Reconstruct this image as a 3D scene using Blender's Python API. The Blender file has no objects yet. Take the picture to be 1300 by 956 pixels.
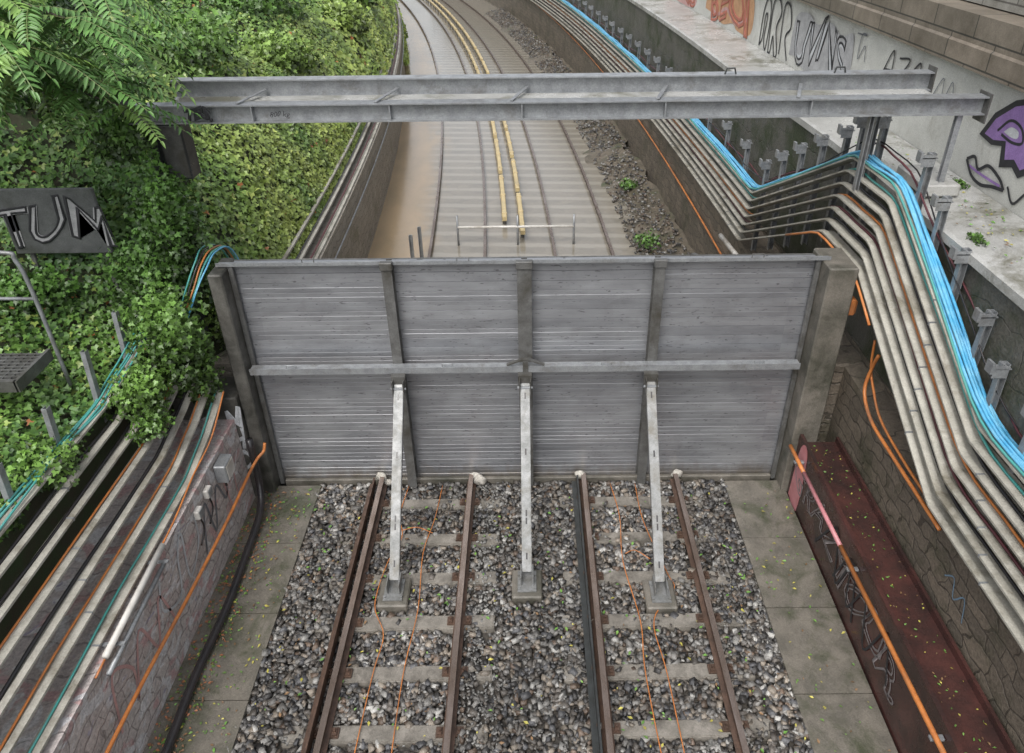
import bpy, math, random
import numpy as np
from mathutils import Matrix, Vector
random.seed(3)
rng = np.random.default_rng(3)
D = bpy.data
scene = bpy.context.scene
COL = scene.collection

# ------------------------------------------------------------------ materials
def new_mat(name):
    m = D.materials.new(name); m.use_nodes = True
    nt = m.node_tree
    return m, nt, nt.nodes["Principled BSDF"]
def c4(c): return (c[0], c[1], c[2], 1.0)
def math_(nt, op, a, b=None):
    n = nt.nodes.new("ShaderNodeMath"); n.operation = op
    for i, v in enumerate((a, b)):
        if v is None: continue
        if isinstance(v, (int, float)): n.inputs[i].default_value = v
        else: nt.links.new(v, n.inputs[i])
    return n.outputs[0]
def noise(nt, vec, scale, detail=4, rough=.6, dist=0):
    n = nt.nodes.new("ShaderNodeTexNoise")
    n.inputs["Scale"].default_value = scale
    n.inputs["Detail"].default_value = min(detail, 5)
    n.inputs["Roughness"].default_value = rough
    n.inputs["Distortion"].default_value = dist
    nt.links.new(vec, n.inputs["Vector"])
    return n.outputs["Fac"]
def ramp(nt, fac, a, b, ca=(0,0,0), cb=(1,1,1)):
    r = nt.nodes.new("ShaderNodeValToRGB")
    r.color_ramp.elements[0].position = a; r.color_ramp.elements[1].position = b
    r.color_ramp.elements[0].color = c4(ca); r.color_ramp.elements[1].color = c4(cb)
    nt.links.new(fac, r.inputs["Fac"])
    return r.outputs["Color"]
def mix(nt, fac, a, b, mode='MIX'):
    m = nt.nodes.new("ShaderNodeMix"); m.data_type = 'RGBA'; m.blend_type = mode
    for sock, v in ((m.inputs[0], fac), (m.inputs[6], a), (m.inputs[7], b)):
        if isinstance(v, (int, float)): sock.default_value = v
        elif isinstance(v, tuple): sock.default_value = c4(v)
        else: nt.links.new(v, sock)
    return m.outputs[2]
def mapped(nt, scale=(1,1,1)):
    g = nt.nodes.new("ShaderNodeNewGeometry")
    mp = nt.nodes.new("ShaderNodeMapping")
    mp.inputs["Scale"].default_value = scale
    nt.links.new(g.outputs["Position"], mp.inputs["Vector"])
    return mp.outputs["Vector"]
def posxyz(nt):
    g = nt.nodes.new("ShaderNodeNewGeometry")
    s = nt.nodes.new("ShaderNodeSeparateXYZ"); nt.links.new(g.outputs["Position"], s.inputs[0])
    return s.outputs
def bump(nt, b, h, strength, dist=.02):
    bp = nt.nodes.new("ShaderNodeBump")
    bp.inputs["Strength"].default_value = strength
    bp.inputs["Distance"].default_value = dist
    nt.links.new(h, bp.inputs["Height"])
    nt.links.new(bp.outputs["Normal"], b.inputs["Normal"])

def mat(name, c1, c2=None, rough=.6, metal=0., scale=3, stretch=(1,1,1), stain=None, stain_scale=1.2,
        stain_lo=.5, stain_hi=.7, bmp=.2, bscale=40, fine=True, rvar=.15):
    m, nt, b = new_mat(name)
    v = mapped(nt, stretch)
    c2 = c2 or tuple(x*.6 for x in c1)
    f = noise(nt, v, scale, 4, .65)
    col = mix(nt, ramp(nt, f, .35, .65), c1, c2)
    if stain:
        f2 = noise(nt, v, stain_scale, 5, .7, .4)
        col = mix(nt, ramp(nt, f2, stain_lo, stain_hi), col, stain)
    if fine:
        f3 = noise(nt, mapped(nt), bscale*1.5, 2, .7)
        col = mix(nt, .5, col, ramp(nt, f3, .3, .7, (.5,.5,.5), (1.1,1.1,1.1)), 'MULTIPLY')
        if bmp: bump(nt, b, f3, bmp)
    nt.links.new(col, b.inputs["Base Color"])
    if rvar and fine:
        mr = nt.nodes.new("ShaderNodeMapRange")
        mr.inputs["To Min"].default_value = max(.05, rough-rvar*1.4); mr.inputs["To Max"].default_value = min(1, rough+rvar*1.4)
        nt.links.new(f, mr.inputs["Value"])
        nt.links.new(mr.outputs[0], b.inputs["Roughness"])
    else: b.inputs["Roughness"].default_value = rough
    b.inputs["Metallic"].default_value = metal
    return m

def masonry(name, c1, c2, mortar, moss=None, w=.42, h=.2, graff=None, moss_lo=.45, contrast=.8):
    m, nt, b = new_mat(name)
    s = posxyz(nt)
    dn = nt.nodes.new("ShaderNodeTexNoise"); dn.inputs["Scale"].default_value = 2.2; dn.inputs["Detail"].default_value = 2
    nt.links.new(mapped(nt), dn.inputs["Vector"])
    sc = nt.nodes.new("ShaderNodeSeparateColor"); nt.links.new(dn.outputs["Color"], sc.inputs[0])
    yy = math_(nt, 'ADD', s[1], math_(nt, 'MULTIPLY', sc.outputs[0], .55))
    zz = math_(nt, 'ADD', s[2], math_(nt, 'MULTIPLY', sc.outputs[1], .32))
    cb = nt.nodes.new("ShaderNodeCombineXYZ"); nt.links.new(yy, cb.inputs[0]); nt.links.new(zz, cb.inputs[1])
    br = nt.nodes.new("ShaderNodeTexBrick"); br.inputs["Scale"].default_value = 1
    br.inputs["Brick Width"].default_value = w; br.inputs["Row Height"].default_value = h
    br.inputs["Mortar Size"].default_value = .014; br.inputs["Mortar Smooth"].default_value = .5
    br.squash = .7; br.squash_frequency = 3
    br.inputs["Color1"].default_value = c4(c1); br.inputs["Color2"].default_value = c4(c2); br.inputs["Mortar"].default_value = c4(mortar)
    nt.links.new(cb.outputs[0], br.inputs["Vector"])
    col = mix(nt, contrast, mix(nt, .5, c1, c2), br.outputs["Color"])
    if graff:
        for i, (gc, lo) in enumerate(graff):
            gf = noise(nt, mapped(nt, (1,1,1.6)), 1.7+i*.9, 3, .5, 1.2)
            col = mix(nt, ramp(nt, gf, lo, lo+.05), col, gc)
    if moss:
        mf = noise(nt, mapped(nt), 1.1, 5, .7)
        col = mix(nt, ramp(nt, mf, moss_lo, moss_lo+.17), col, moss)
    f3 = noise(nt, mapped(nt), 26, 4, .75)
    col = mix(nt, .8, col, ramp(nt, f3, .3, .7, (.4,.4,.4), (1.15,1.15,1.15)), 'MULTIPLY')
    nt.links.new(col, b.inputs["Base Color"])
    b.inputs["Roughness"].default_value = .5
    inv = math_(nt, 'SUBTRACT', 1.0, br.outputs["Fac"])
    bump(nt, b, math_(nt, 'ADD', inv, math_(nt, 'MULTIPLY', f3, .9)), .6, .025)
    return m

def blocks(name, c1, c2, mortar, w=1.1, h=.33):
    m, nt, b = new_mat(name)
    s = posxyz(nt)
    cb = nt.nodes.new("ShaderNodeCombineXYZ"); nt.links.new(s[1], cb.inputs[0]); nt.links.new(s[2], cb.inputs[1])
    br = nt.nodes.new("ShaderNodeTexBrick")
    br.inputs["Scale"].default_value = 1; br.inputs["Brick Width"].default_value = w; br.inputs["Row Height"].default_value = h
    br.inputs["Mortar Size"].default_value = .012; br.inputs["Color1"].default_value = c4(c1); br.inputs["Color2"].default_value = c4(c2)
    br.inputs["Mortar"].default_value = c4(mortar)
    nt.links.new(cb.outputs[0], br.inputs["Vector"])
    f = noise(nt, mapped(nt), 2.0, 5, .7)
    col = mix(nt, .8, br.outputs["Color"], ramp(nt, f, .3, .7, (.4,.38,.34), (1.1,1.1,1.1)), 'MULTIPLY')
    f3 = noise(nt, mapped(nt), 60, 3, .7)
    col = mix(nt, .6, col, ramp(nt, f3, .3, .7, (.5,.5,.5), (1.1,1.1,1.1)), 'MULTIPLY')
    nt.links.new(col, b.inputs["Base Color"]); b.inputs["Roughness"].default_value = .55
    bump(nt, b, mix(nt, .5, br.outputs["Fac"], f3), -.3, .02)
    return m

def attr_mat(name, rough=.5, bmp=0.):
    m, nt, b = new_mat(name)
    a = nt.nodes.new("ShaderNodeAttribute"); a.attribute_name = "col"
    col = a.outputs["Color"]
    if bmp:
        f = noise(nt, mapped(nt), 60, 3, .7)
        col = mix(nt, .6, col, ramp(nt, f, .3, .7, (.45,.45,.45), (1.15,1.15,1.15)), 'MULTIPLY')
        bump(nt, b, f, bmp)
    nt.links.new(col, b.inputs["Base Color"])
    b.inputs["Roughness"].default_value = rough
    return m

def water_mat():
    m, nt, b = new_mat("muddy_water")
    s = posxyz(nt)
    d = math_(nt, 'MAXIMUM', math_(nt, 'SUBTRACT', s[1], 9.0), 0.0)
    lat = math_(nt, 'ADD', s[0], math_(nt, 'MULTIPLY', math_(nt, 'MULTIPLY', d, d), .0023))   # distance from the track centre line
    nz = noise(nt, mapped(nt, (1,.5,1)), .9, 4, .6, .4)
    l2 = math_(nt, 'ADD', lat, math_(nt, 'MULTIPLY', math_(nt, 'SUBTRACT', nz, .5), 1.4))
    mr = nt.nodes.new("ShaderNodeMapRange"); mr.interpolation_type = 'SMOOTHSTEP'
    mr.inputs["From Min"].default_value = -3.1; mr.inputs["From Max"].default_value = -2.1
    nt.links.new(l2, mr.inputs["Value"])
    tan = mix(nt, ramp(nt, nz, .35, .65), (.34,.25,.15), (.27,.205,.125))
    n2 = noise(nt, mapped(nt, (1,1,1)), 1.6, 5, .7, .6)
    rib = math_(nt, 'SINE', math_(nt, 'MULTIPLY', math_(nt, 'ADD', s[1], math_(nt, 'MULTIPLY', s[0], .06)), 2*math.pi/.7))
    rm = nt.nodes.new("ShaderNodeMapRange"); rm.inputs["From Min"].default_value = .1; rm.inputs["From Max"].default_value = .8
    nt.links.new(math_(nt, 'ADD', rib, math_(nt, 'MULTIPLY', math_(nt, 'SUBTRACT', n2, .5), 3.0)), rm.inputs["Value"])
    grey = mix(nt, ramp(nt, n2, .35, .65), (.24,.215,.175), (.185,.17,.14))
    grey = mix(nt, math_(nt, 'MULTIPLY', rm.outputs[0], .5), grey, (.36,.335,.285))
    col = mix(nt, mr.outputs[0], tan, grey)
    nt.links.new(col, b.inputs["Base Color"])
    b.inputs["Roughness"].default_value = .05; b.inputs["IOR"].default_value = 1.75
    h = noise(nt, mapped(nt, (1,2.0,1)), 7, 3, .6, .5)
    bump(nt, b, h, .25, .02)
    return m

def aluminium():
    m, nt, b = new_mat("weathered_aluminium")
    s = posxyz(nt)
    fo = math_(nt, 'FLOOR', math_(nt, 'MULTIPLY', s[2], 1/.1535))
    bf = math_(nt, 'FLOOR', math_(nt, 'MULTIPLY', math_(nt, 'ADD', s[0], .08), .53))
    cb = nt.nodes.new("ShaderNodeCombineXYZ"); nt.links.new(fo, cb.inputs[0]); nt.links.new(bf, cb.inputs[1])
    wn = nt.nodes.new("ShaderNodeTexWhiteNoise"); wn.noise_dimensions = '3D'; nt.links.new(cb.outputs[0], wn.inputs["Vector"])
    col = ramp(nt, wn.outputs["Value"], 0, 1, (.315,.325,.345), (.395,.405,.425))
    st = noise(nt, mapped(nt, (1.2,1,4)), 1.3, 5, .6, .3)
    col = mix(nt, .7, col, ramp(nt, st, .32, .70, (.72,.72,.73), (1.15,1.15,1.15)), 'MULTIPLY')
    fr = math_(nt, 'FRACT', math_(nt, 'MULTIPLY', s[2], 1/.1535))
    seam = ramp(nt, fr, .93, .98, (0,0,0), (.6,.6,.6))
    col = mix(nt, seam, col, (.10,.10,.105))
    sp = noise(nt, mapped(nt, (5,1,20)), 2.0, 2, .5)
    col = mix(nt, math_(nt, 'MULTIPLY', ramp(nt, sp, .66, .71), .8), col, (.12,.12,.125))
    bl = noise(nt, mapped(nt, (1,1,1)), 3.0, 5, .75)
    col = mix(nt, math_(nt, 'MULTIPLY', ramp(nt, bl, .54, .76), .35), col, (.17,.165,.16))
    mr = nt.nodes.new("ShaderNodeMapRange"); mr.inputs["From Min"].default_value = 0; mr.inputs["From Max"].default_value = .7
    nt.links.new(s[2], mr.inputs["Value"])
    nz = noise(nt, mapped(nt, (3,1,1.5)), 1.6, 5, .7)
    col = mix(nt, ramp(nt, math_(nt, 'ADD', mr.outputs[0], nz), .45, 1.1), (.19,.165,.135), col)
    for rx in (-2.42,-.98,.84,2.33):
        dx = math_(nt, 'ABSOLUTE', math_(nt, 'SUBTRACT', s[0], rx))
        wv = math_(nt, 'ADD', math_(nt, 'MULTIPLY', dx, 5.5), math_(nt, 'MULTIPLY', s[2], .9))
        spl = ramp(nt, math_(nt, 'ADD', wv, math_(nt, 'MULTIPLY', nz, .8)), .4, 1.25, (.6,.6,.6), (0,0,0))
        col = mix(nt, spl, col, (.46,.44,.41))
    nt.links.new(col, b.inputs["Base Color"])
    b.inputs["Metallic"].default_value = .6
    rr = nt.nodes.new("ShaderNodeMapRange"); rr.inputs["To Min"].default_value = .24; rr.inputs["To Max"].default_value = .5
    nt.links.new(st, rr.inputs["Value"]); nt.links.new(rr.outputs[0], b.inputs["Roughness"])
    bump(nt, b, bl, .05)
    return m

M = {}
M['alu'] = aluminium()
M['galv'] = mat("galvanised_steel", (.36,.375,.385), (.25,.26,.27), rough=.4, metal=.35, scale=7, stain=(.17,.16,.145), stain_scale=2.5, stain_lo=.54, stain_hi=.75, bmp=.05)
M['strut'] = mat("strut_galvanised_steel", (.29,.295,.295), (.20,.205,.20), rough=.45, metal=.25, scale=8, stain=(.15,.14,.115), stain_scale=3, stain_lo=.48, stain_hi=.72, bmp=.06)
M['galvd'] = mat("dull_galvanised_steel", (.19,.19,.185), (.115,.115,.11), rough=.45, metal=.3, scale=6, stain=(.075,.07,.058), stain_lo=.48, stain_hi=.68, bmp=.08)
M['dark'] = mat("dark_painted_steel", (.06,.065,.065), (.035,.037,.035), rough=.35, metal=.2, scale=5)
M['board'] = mat("weathered_grey_board", (.13,.135,.135), (.085,.09,.09), rough=.6, scale=4, stain=(.05,.055,.045), stain_lo=.5)
M['concrete'] = mat("stained_concrete", (.22,.20,.17), (.135,.125,.105), rough=.45, scale=2.5, stain=(.055,.055,.04), stain_scale=1.1, stain_lo=.44, stain_hi=.66, bmp=.4)
M['concreteD'] = mat("dark_stained_concrete", (.15,.145,.13), (.085,.08,.07), rough=.5, scale=3, stain=(.04,.04,.033), stain_scale=1.6, stain_lo=.45, stain_hi=.65, bmp=.3)
M['concreteL'] = mat("pale_wet_concrete", (.50,.50,.48), (.36,.36,.34), rough=.3, scale=1.7, stain=(.17,.165,.125), stain_scale=.9, stain_lo=.50, stain_hi=.64, bmp=.25)
M['walk'] = mat("walkway_concrete", (.205,.185,.155), (.13,.12,.10), rough=.26, scale=3.2, stain=(.075,.08,.05), stain_scale=1.5, stain_lo=.48, stain_hi=.66, bmp=.3)
M['sleeper'] = mat("sleeper_concrete", (.30,.275,.24), (.19,.175,.15), rough=.5, scale=5, stain=(.10,.09,.075), stain_scale=4, stain_lo=.46, bmp=.4)
M['tray'] = mat("tray_composite", (.50,.48,.42), (.36,.345,.295), rough=.45, scale=4, stain=(.18,.16,.12), stain_scale=1.8, stain_lo=.50, stain_hi=.70, bmp=.15)
M['rust'] = mat("rusty_rail_side", (.14,.085,.06), (.075,.048,.035), rough=.45, metal=.2, scale=8, bmp=.2)
M['railtop'] = mat("wet_rail_head", (.30,.245,.215), (.20,.15,.12), rough=.25, metal=.6, scale=6, stretch=(1,.3,1), bmp=.03)
M['bed'] = mat("track_bed_soil", (.085,.075,.062), (.045,.04,.035), rough=.5, scale=12, bmp=.5)
M['soil'] = mat("silty_debris", (.17,.14,.105), (.09,.08,.055), rough=.4, scale=3, stain=(.06,.08,.03), stain_lo=.55, bmp=.5)
M['bank'] = mat("dark_undergrowth_soil", (.03,.05,.015), (.045,.04,.022), rough=.9, scale=4, bmp=.3)
M['ground'] = mat("far_ground", (.09,.085,.07), (.06,.06,.05), rough=.8, scale=.4)
M['stoneR'] = masonry("mossy_stone_masonry", (.24,.20,.155), (.145,.125,.10), (.07,.06,.048), moss=(.08,.08,.05), moss_lo=.52)
M['stoneU'] = masonry("dark_mossy_wall", (.15,.145,.125), (.11,.105,.09), (.07,.065,.055), moss=(.05,.062,.03), w=1.2, h=.5, contrast=.5)
M['stoneL'] = masonry("tagged_stone_masonry", (.62,.56,.53), (.50,.44,.42), (.30,.26,.245), w=.34, h=.17, graff=[((.56,.38,.37), .55), ((.68,.66,.66), .56), ((.40,.37,.45), .66)], contrast=.75)
M['stoneF'] = masonry("wet_stone_masonry", (.36,.33,.28), (.27,.245,.205), (.15,.135,.11), moss=(.14,.14,.085), moss_lo=.55)
M['white_wall'] = mat("whitewashed_wall", (.62,.62,.58), (.50,.50,.465), rough=.6, scale=1.2, stain=(.30,.28,.235), stain_scale=.8, stain_lo=.54, stain_hi=.72, bmp=.25)
M['coping'] = blocks("granite_coping_blocks", (.29,.245,.195), (.21,.185,.15), (.07,.065,.055))
M['upper'] = blocks("pale_plinth_blocks", (.38,.37,.335), (.31,.30,.275), (.14,.13,.12), 1.6, .5)
M['redsteel'] = mat("oxide_red_steel", (.10,.042,.036), (.06,.03,.027), rough=.25, metal=.1, scale=3, stain=(.035,.024,.022), stain_scale=1.5, stain_lo=.42, bmp=.1)
M['orange'] = mat("orange_plastic", (.60,.22,.06), (.45,.15,.04), rough=.4, scale=6, stain=(.3,.13,.06), bmp=0, fine=False)
M['pink'] = mat("pink_red_paint", (.52,.22,.24), (.42,.16,.17), rough=.4, scale=8, bmp=0, fine=False)
M['blue'] = mat("light_blue_cable", (.07,.36,.60), (.20,.50,.70), rough=.3, scale=5, bmp=0, fine=False)
M['teal'] = mat("teal_cable", (.07,.36,.32), (.10,.30,.28), rough=.35, scale=4, bmp=0, fine=False)
M['black'] = mat("black_cable", (.02,.02,.022), (.035,.03,.03), rough=.25, scale=4, bmp=0, fine=False)
M['maroon'] = mat("maroon_cable", (.12,.035,.04), (.08,.025,.03), rough=.4, scale=4, bmp=0, fine=False)
M['whitep'] = mat("white_pipe", (.66,.64,.60), (.52,.50,.46), rough=.4, scale=6, stain=(.33,.29,.24), bmp=0, fine=False)
M['foam'] = mat("white_foam", (.62,.60,.54), (.45,.42,.37), rough=.8, scale=12, bmp=.5)
M['yellow'] = mat("yellow_rail_cover", (.62,.50,.26), (.52,.41,.22), rough=.4, scale=3, stain=(.36,.30,.19), bmp=.05)
M['bark'] = mat("tree_bark", (.10,.085,.065), (.06,.05,.04), rough=.8, scale=8, bmp=.5)
M['stalk'] = mat("green_leaf_stalk", (.14,.20,.06), (.12,.14,.05), rough=.6, bmp=0, fine=False)
M['stone_attr'] = attr_mat("ballast_stone", .30, bmp=.5)
M['leaf'] = attr_mat("leaf", .40)
M['dead'] = attr_mat("fallen_leaf", .5)
M['water'] = water_mat()
def paint(name, c): return mat(name, c, tuple(x*.75 for x in c), rough=.55, scale=5, bmp=0)
M['p_black'] = paint("black_spray_paint", (.03,.03,.035))
M['p_white'] = paint("white_spray_paint", (.60,.62,.64))
M['p_faded'] = paint("faded_grey_spray_paint", (.36,.37,.37))
M['p_orange'] = paint("orange_spray_paint", (.58,.33,.18))
M['p_red'] = paint("red_spray_paint", (.48,.16,.11))
M['p_pink'] = paint("pink_spray_paint", (.60,.36,.34))
M['p_purple'] = paint("purple_spray_paint", (.33,.20,.48))
M['p_grey'] = paint("grey_spray_paint", (.18,.19,.21))
M['p_pale'] = paint("pale_grey_spray_paint", (.44,.44,.45))
M['p_mark'] = paint("dull_grey_tag_paint", (.22,.195,.195))
M['p_blue'] = paint("pale_blue_spray_paint", (.20,.30,.40))

# ------------------------------------------------------------------ object helpers
def reg(o, label=None, cat=None, parent=None, group=None, kind=None):
    if o.name not in COL.objects: COL.objects.link(o)
    if parent is not None: o.parent = parent
    if label: o["label"] = label
    if cat: o["category"] = cat
    if group: o["group"] = group
    if kind: o["kind"] = kind
    return o
def mesh_obj(name, V, F, m, smooth=False, **kw):
    me = D.meshes.new(name); me.from_pydata([tuple(v) for v in V], [], [tuple(f) for f in F]); me.update()
    me.materials.append(M[m])
    if smooth:
        for p in me.polygons: p.use_smooth = True
    return reg(D.objects.new(name, me), **kw)
def empty(name, loc, **kw):
    o = D.objects.new(name, None); o.location = loc; o.empty_display_size = .2
    reg(o, **kw); return o
def under(o, parent):
    o.parent = parent
    o.matrix_parent_inverse = Matrix.Translation(parent.location).inverted()
    return o
def bevel(o, w=.01, seg=1):
    import bmesh
    bm = bmesh.new(); bm.from_mesh(o.data)
    bmesh.ops.bevel(bm, geom=bm.edges[:], offset=w, segments=seg, affect='EDGES', clamp_overlap=True)
    bm.normal_update(); bm.to_mesh(o.data); bm.free()
    return o
BF = [(0,3,2,1),(4,5,6,7),(0,1,5,4),(1,2,6,5),(2,3,7,6),(3,0,4,7)]
def boxv(x0,x1,y0,y1,z0,z1):
    return [(x0,y0,z0),(x1,y0,z0),(x1,y1,z0),(x0,y1,z0),(x0,y0,z1),(x1,y0,z1),(x1,y1,z1),(x0,y1,z1)]
def box(name, x0,x1,y0,y1,z0,z1, m, bev=.008, **kw):
    o = mesh_obj(name, boxv(x0,x1,y0,y1,z0,z1), BF, m, **kw)
    if bev: bevel(o, bev)
    return o
def multi(name, parts, m, **kw):
    V=[]; F=[]
    for (v,f) in parts:
        n=len(V); V+=list(v); F+=[tuple(i+n for i in q) for q in f]
    return mesh_obj(name, V, F, m, **kw)
def prism_x(pts, x0, x1):
    n=len(pts); V=[(x0,p[0],p[1]) for p in pts]+[(x1,p[0],p[1]) for p in pts]
    F=[(i,(i+1)%n,(i+1)%n+n,i+n) for i in range(n)]+[tuple(range(n))[::-1],tuple(range(n,2*n))]
    return V,F
def prism_z(pts, z0, z1):
    n=len(pts); V=[(p[0],p[1],z0) for p in pts]+[(p[0],p[1],z1) for p in pts]
    F=[(i,(i+1)%n,(i+1)%n+n,i+n) for i in range(n)]+[tuple(range(n))[::-1],tuple(range(n,2*n))]
    return V,F
def bar(p0, p1, w, h, up=(0,0,1)):
    p0=Vector(p0); p1=Vector(p1); d=(p1-p0).normalized(); u=Vector(up)
    s=d.cross(u).normalized(); u=s.cross(d).normalized()
    V=[]
    for p in (p0,p1):
        for a,b in ((-1,-1),(1,-1),(1,1),(-1,1)):
            V.append(tuple(p+s*a*w/2+u*b*h/2))
    return V,[(0,1,2,3),(7,6,5,4),(0,4,5,1),(1,5,6,2),(2,6,7,3),(3,7,4,0)]
def tube(pts, r, seg=8, caps=True):
    P=np.array(pts,float); n=len(P); R=np.full(n,r) if np.isscalar(r) else np.array(r)
    T=np.gradient(P,axis=0); T/=np.linalg.norm(T,axis=1)[:,None]+1e-9
    ref=np.array([0,0,1.]) if abs(T[0][2])<.9 else np.array([1.,0,0])
    V=[];F=[]
    s=np.cross(T[0],ref); s/=np.linalg.norm(s)
    for i in range(n):
        s=s-T[i]*np.dot(s,T[i]); s/=np.linalg.norm(s)+1e-9
        u=np.cross(s,T[i])
        for k in range(seg):
            a=2*math.pi*k/seg
            V.append(tuple(P[i]+R[i]*(s*math.cos(a)+u*math.sin(a))))
    for i in range(n-1):
        for k in range(seg):
            F.append((i*seg+k,i*seg+(k+1)%seg,(i+1)*seg+(k+1)%seg,(i+1)*seg+k))
    if caps:
        F.append(tuple(range(seg))[::-1]); F.append(tuple(range((n-1)*seg,n*seg)))
    return V,F
def smooth_path(pts, n=8):
    P=[np.array(p,float) for p in pts]; P=[2*P[0]-P[1]]+P+[2*P[-1]-P[-2]]
    out=[]
    for i in range(1,len(P)-2):
        for k in range(n):
            t=k/n
            out.append(.5*((2*P[i])+(-P[i-1]+P[i+1])*t+(2*P[i-1]-5*P[i]+4*P[i+1]-P[i+2])*t*t+(-P[i-1]+3*P[i]-3*P[i+1]+P[i+2])*t**3))
    out.append(P[-2]); return out
def tube_obj(name, pts, r, m, seg=8, **kw):
    V,F=tube(pts,r,seg); return mesh_obj(name,V,F,m,smooth=True,**kw)

# ---- the line of the cutting: straight to Y=9, then curving gently
def cx(Y):
    d=max(0.,Y-9)
    return -.0023*d*d if d<75 else -.0023*75*75-.345*(d-75)
def slope(Y):
    d=max(0.,Y-9); return -.0046*min(d,75)
def pt(Y, lat, z=0.):
    s=slope(Y); n=math.sqrt(1+s*s)
    return (cx(Y)+lat/n, Y-lat*s/n, z)
def sweep(name, prof, Ys, m, closed=True, **kw):
    V=[];F=[];k=None
    for Y in Ys:
        pr=prof(Y); k=len(pr)
        V+=[pt(Y,l,z) for l,z in pr]
    n=len(Ys)
    kk=k if closed else k-1
    for i in range(n-1):
        for j in range(kk):
            a=i*k+j;b=i*k+(j+1)%k
            F.append((a,a+k,b+k,b))
    if closed:
        F.append(tuple(range(k))); F.append(tuple(range((n-1)*k,n*k))[::-1])
    return mesh_obj(name,V,F,m,**kw)
def yr(a,b,st=1.0): return list(np.linspace(a,b,max(2,int(round((b-a)/st))+1)))
def sm(a,b,x):
    t=min(1,max(0,(x-a)/(b-a))); return t*t*(3-2*t)

def bigmesh(name, V, F, cols, m, **kw):
    me=D.meshes.new(name); n=len(V); k=F.shape[1]; mm=len(F)
    me.vertices.add(n); me.vertices.foreach_set("co", V.astype(np.float32).ravel())
    me.loops.add(mm*k); me.loops.foreach_set("vertex_index", F.astype(np.int32).ravel())
    me.polygons.add(mm); me.polygons.foreach_set("loop_start", (np.arange(mm)*k).astype(np.int32))
    me.update(calc_edges=True); me.validate()
    if cols is not None:
        a=me.color_attributes.new("col",'FLOAT_COLOR','POINT')
        c=np.ones((n,4),np.float32); c[:,:3]=cols; a.data.foreach_set("color", c.ravel())
    me.materials.append(M[m])
    return reg(D.objects.new(name,me), **kw)

IVY=np.array([(0,-.32,0),(.36,-.46,.08),(.52,-.02,.10),(.20,.10,.05),(0,.62,0),(-.20,.10,.05),(-.52,-.02,.10),(-.36,-.46,.08)])
IVYF=np.array([(0,1,2,3,4),(0,4,5,6,7)])
LANCE=np.array([(0,0,0),(.42,.22,.10),(.40,.55,.06),(0,1,-.12),(-.40,.55,.06),(-.42,.22,.10)])
LANCEF=np.array([(0,1,2,3),(0,3,4,5)])
OVAL=np.array([(0,-.5,0),(.36,-.05,.12),(0,.6,0),(-.36,-.05,.12)])
OVALF=np.array([(0,1,2),(0,2,3)])
def norm(a): return a/(np.linalg.norm(a,axis=1)[:,None]+1e-9)
def leaves(name, P, U, N, L, W, C, m='leaf', shape=IVY, faces=IVYF, **kw):
    U=norm(U); S=norm(np.cross(U,N)); N=np.cross(S,U)
    L=np.asarray(L).reshape(-1,1,1); W=np.asarray(W).reshape(-1,1,1)
    V=(P[:,None,:]+S[:,None,:]*shape[None,:,0:1]*W+U[:,None,:]*shape[None,:,1:2]*L+N[:,None,:]*shape[None,:,2:3]*L)
    n=len(P);k=len(shape)
    F=(faces[None]+(np.arange(n)*k)[:,None,None]).reshape(-1,faces.shape[1])
    cols=np.repeat(C,k,axis=0)
    return bigmesh(name, V.reshape(-1,3), F, cols, m, **kw)
def wav(x,y,z=0,s=1.):
    return (np.sin(x*1.7*s+y*.9*s+1.3)+np.sin(x*-1.1*s+y*2.1*s+z*1.3*s+.4)+np.sin(x*2.9*s-y*1.3*s+z*2.3*s+2.2)+.7*np.sin(x*5.1*s+y*4.3*s-z*3.1*s))/3.7

# ------------------------------------------------------------------ ground & water
mesh_obj("ground", [(-220,-80,-.9),(220,-80,-.9),(220,320,-.9),(-220,320,-.9)], [(0,1,2,3)], 'ground', kind="structure")
sweep("track_bed", lambda Y:[(-3.45,-.04),(3.2,-.04),(3.2,-.6),(-3.45,-.6)], yr(1.5,9.3,.5), 'bed', kind="structure")
sweep("water", lambda Y:[(-4.2,.10),(-1.2,.10),(1.2,.10),(4.5,.10)], yr(9.5,95,1.5), 'water', closed=False, kind="structure")
def walkway(name,l0,l1):
    parts=[]; y=1.6
    while y<9.1:
        y1=min(y+1.25,9.2); parts.append((boxv(l0,l1,y,y1-.012,-.5,.06+random.uniform(-.004,.004)),BF)); y+=1.25
    return multi(name,parts,'walk',kind="structure")
walkway("walkway",-4.45,-3.44); walkway("walkway",3.14,4.08)
Ys=yr(9.6,60,.5); V=[];F=[];k=9
for Y in Ys:
    for j in range(k):
        f=j/(k-1); l=2.75+.25*math.sin(Y*1.9)+.2*math.sin(Y*.7)+f*(4.4-2.75)
        z=.02+.35*f**.8+.04*math.sin(Y*7+j*2.1)
        V.append(pt(Y,l,z))
for i in range(len(Ys)-1):
    for j in range(k-1):
        a=i*k+j; F.append((a,a+1,a+k+1,a+k))
mesh_obj("silt_shelf_ground",V,F,'soil',smooth=True,kind="structure")

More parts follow.
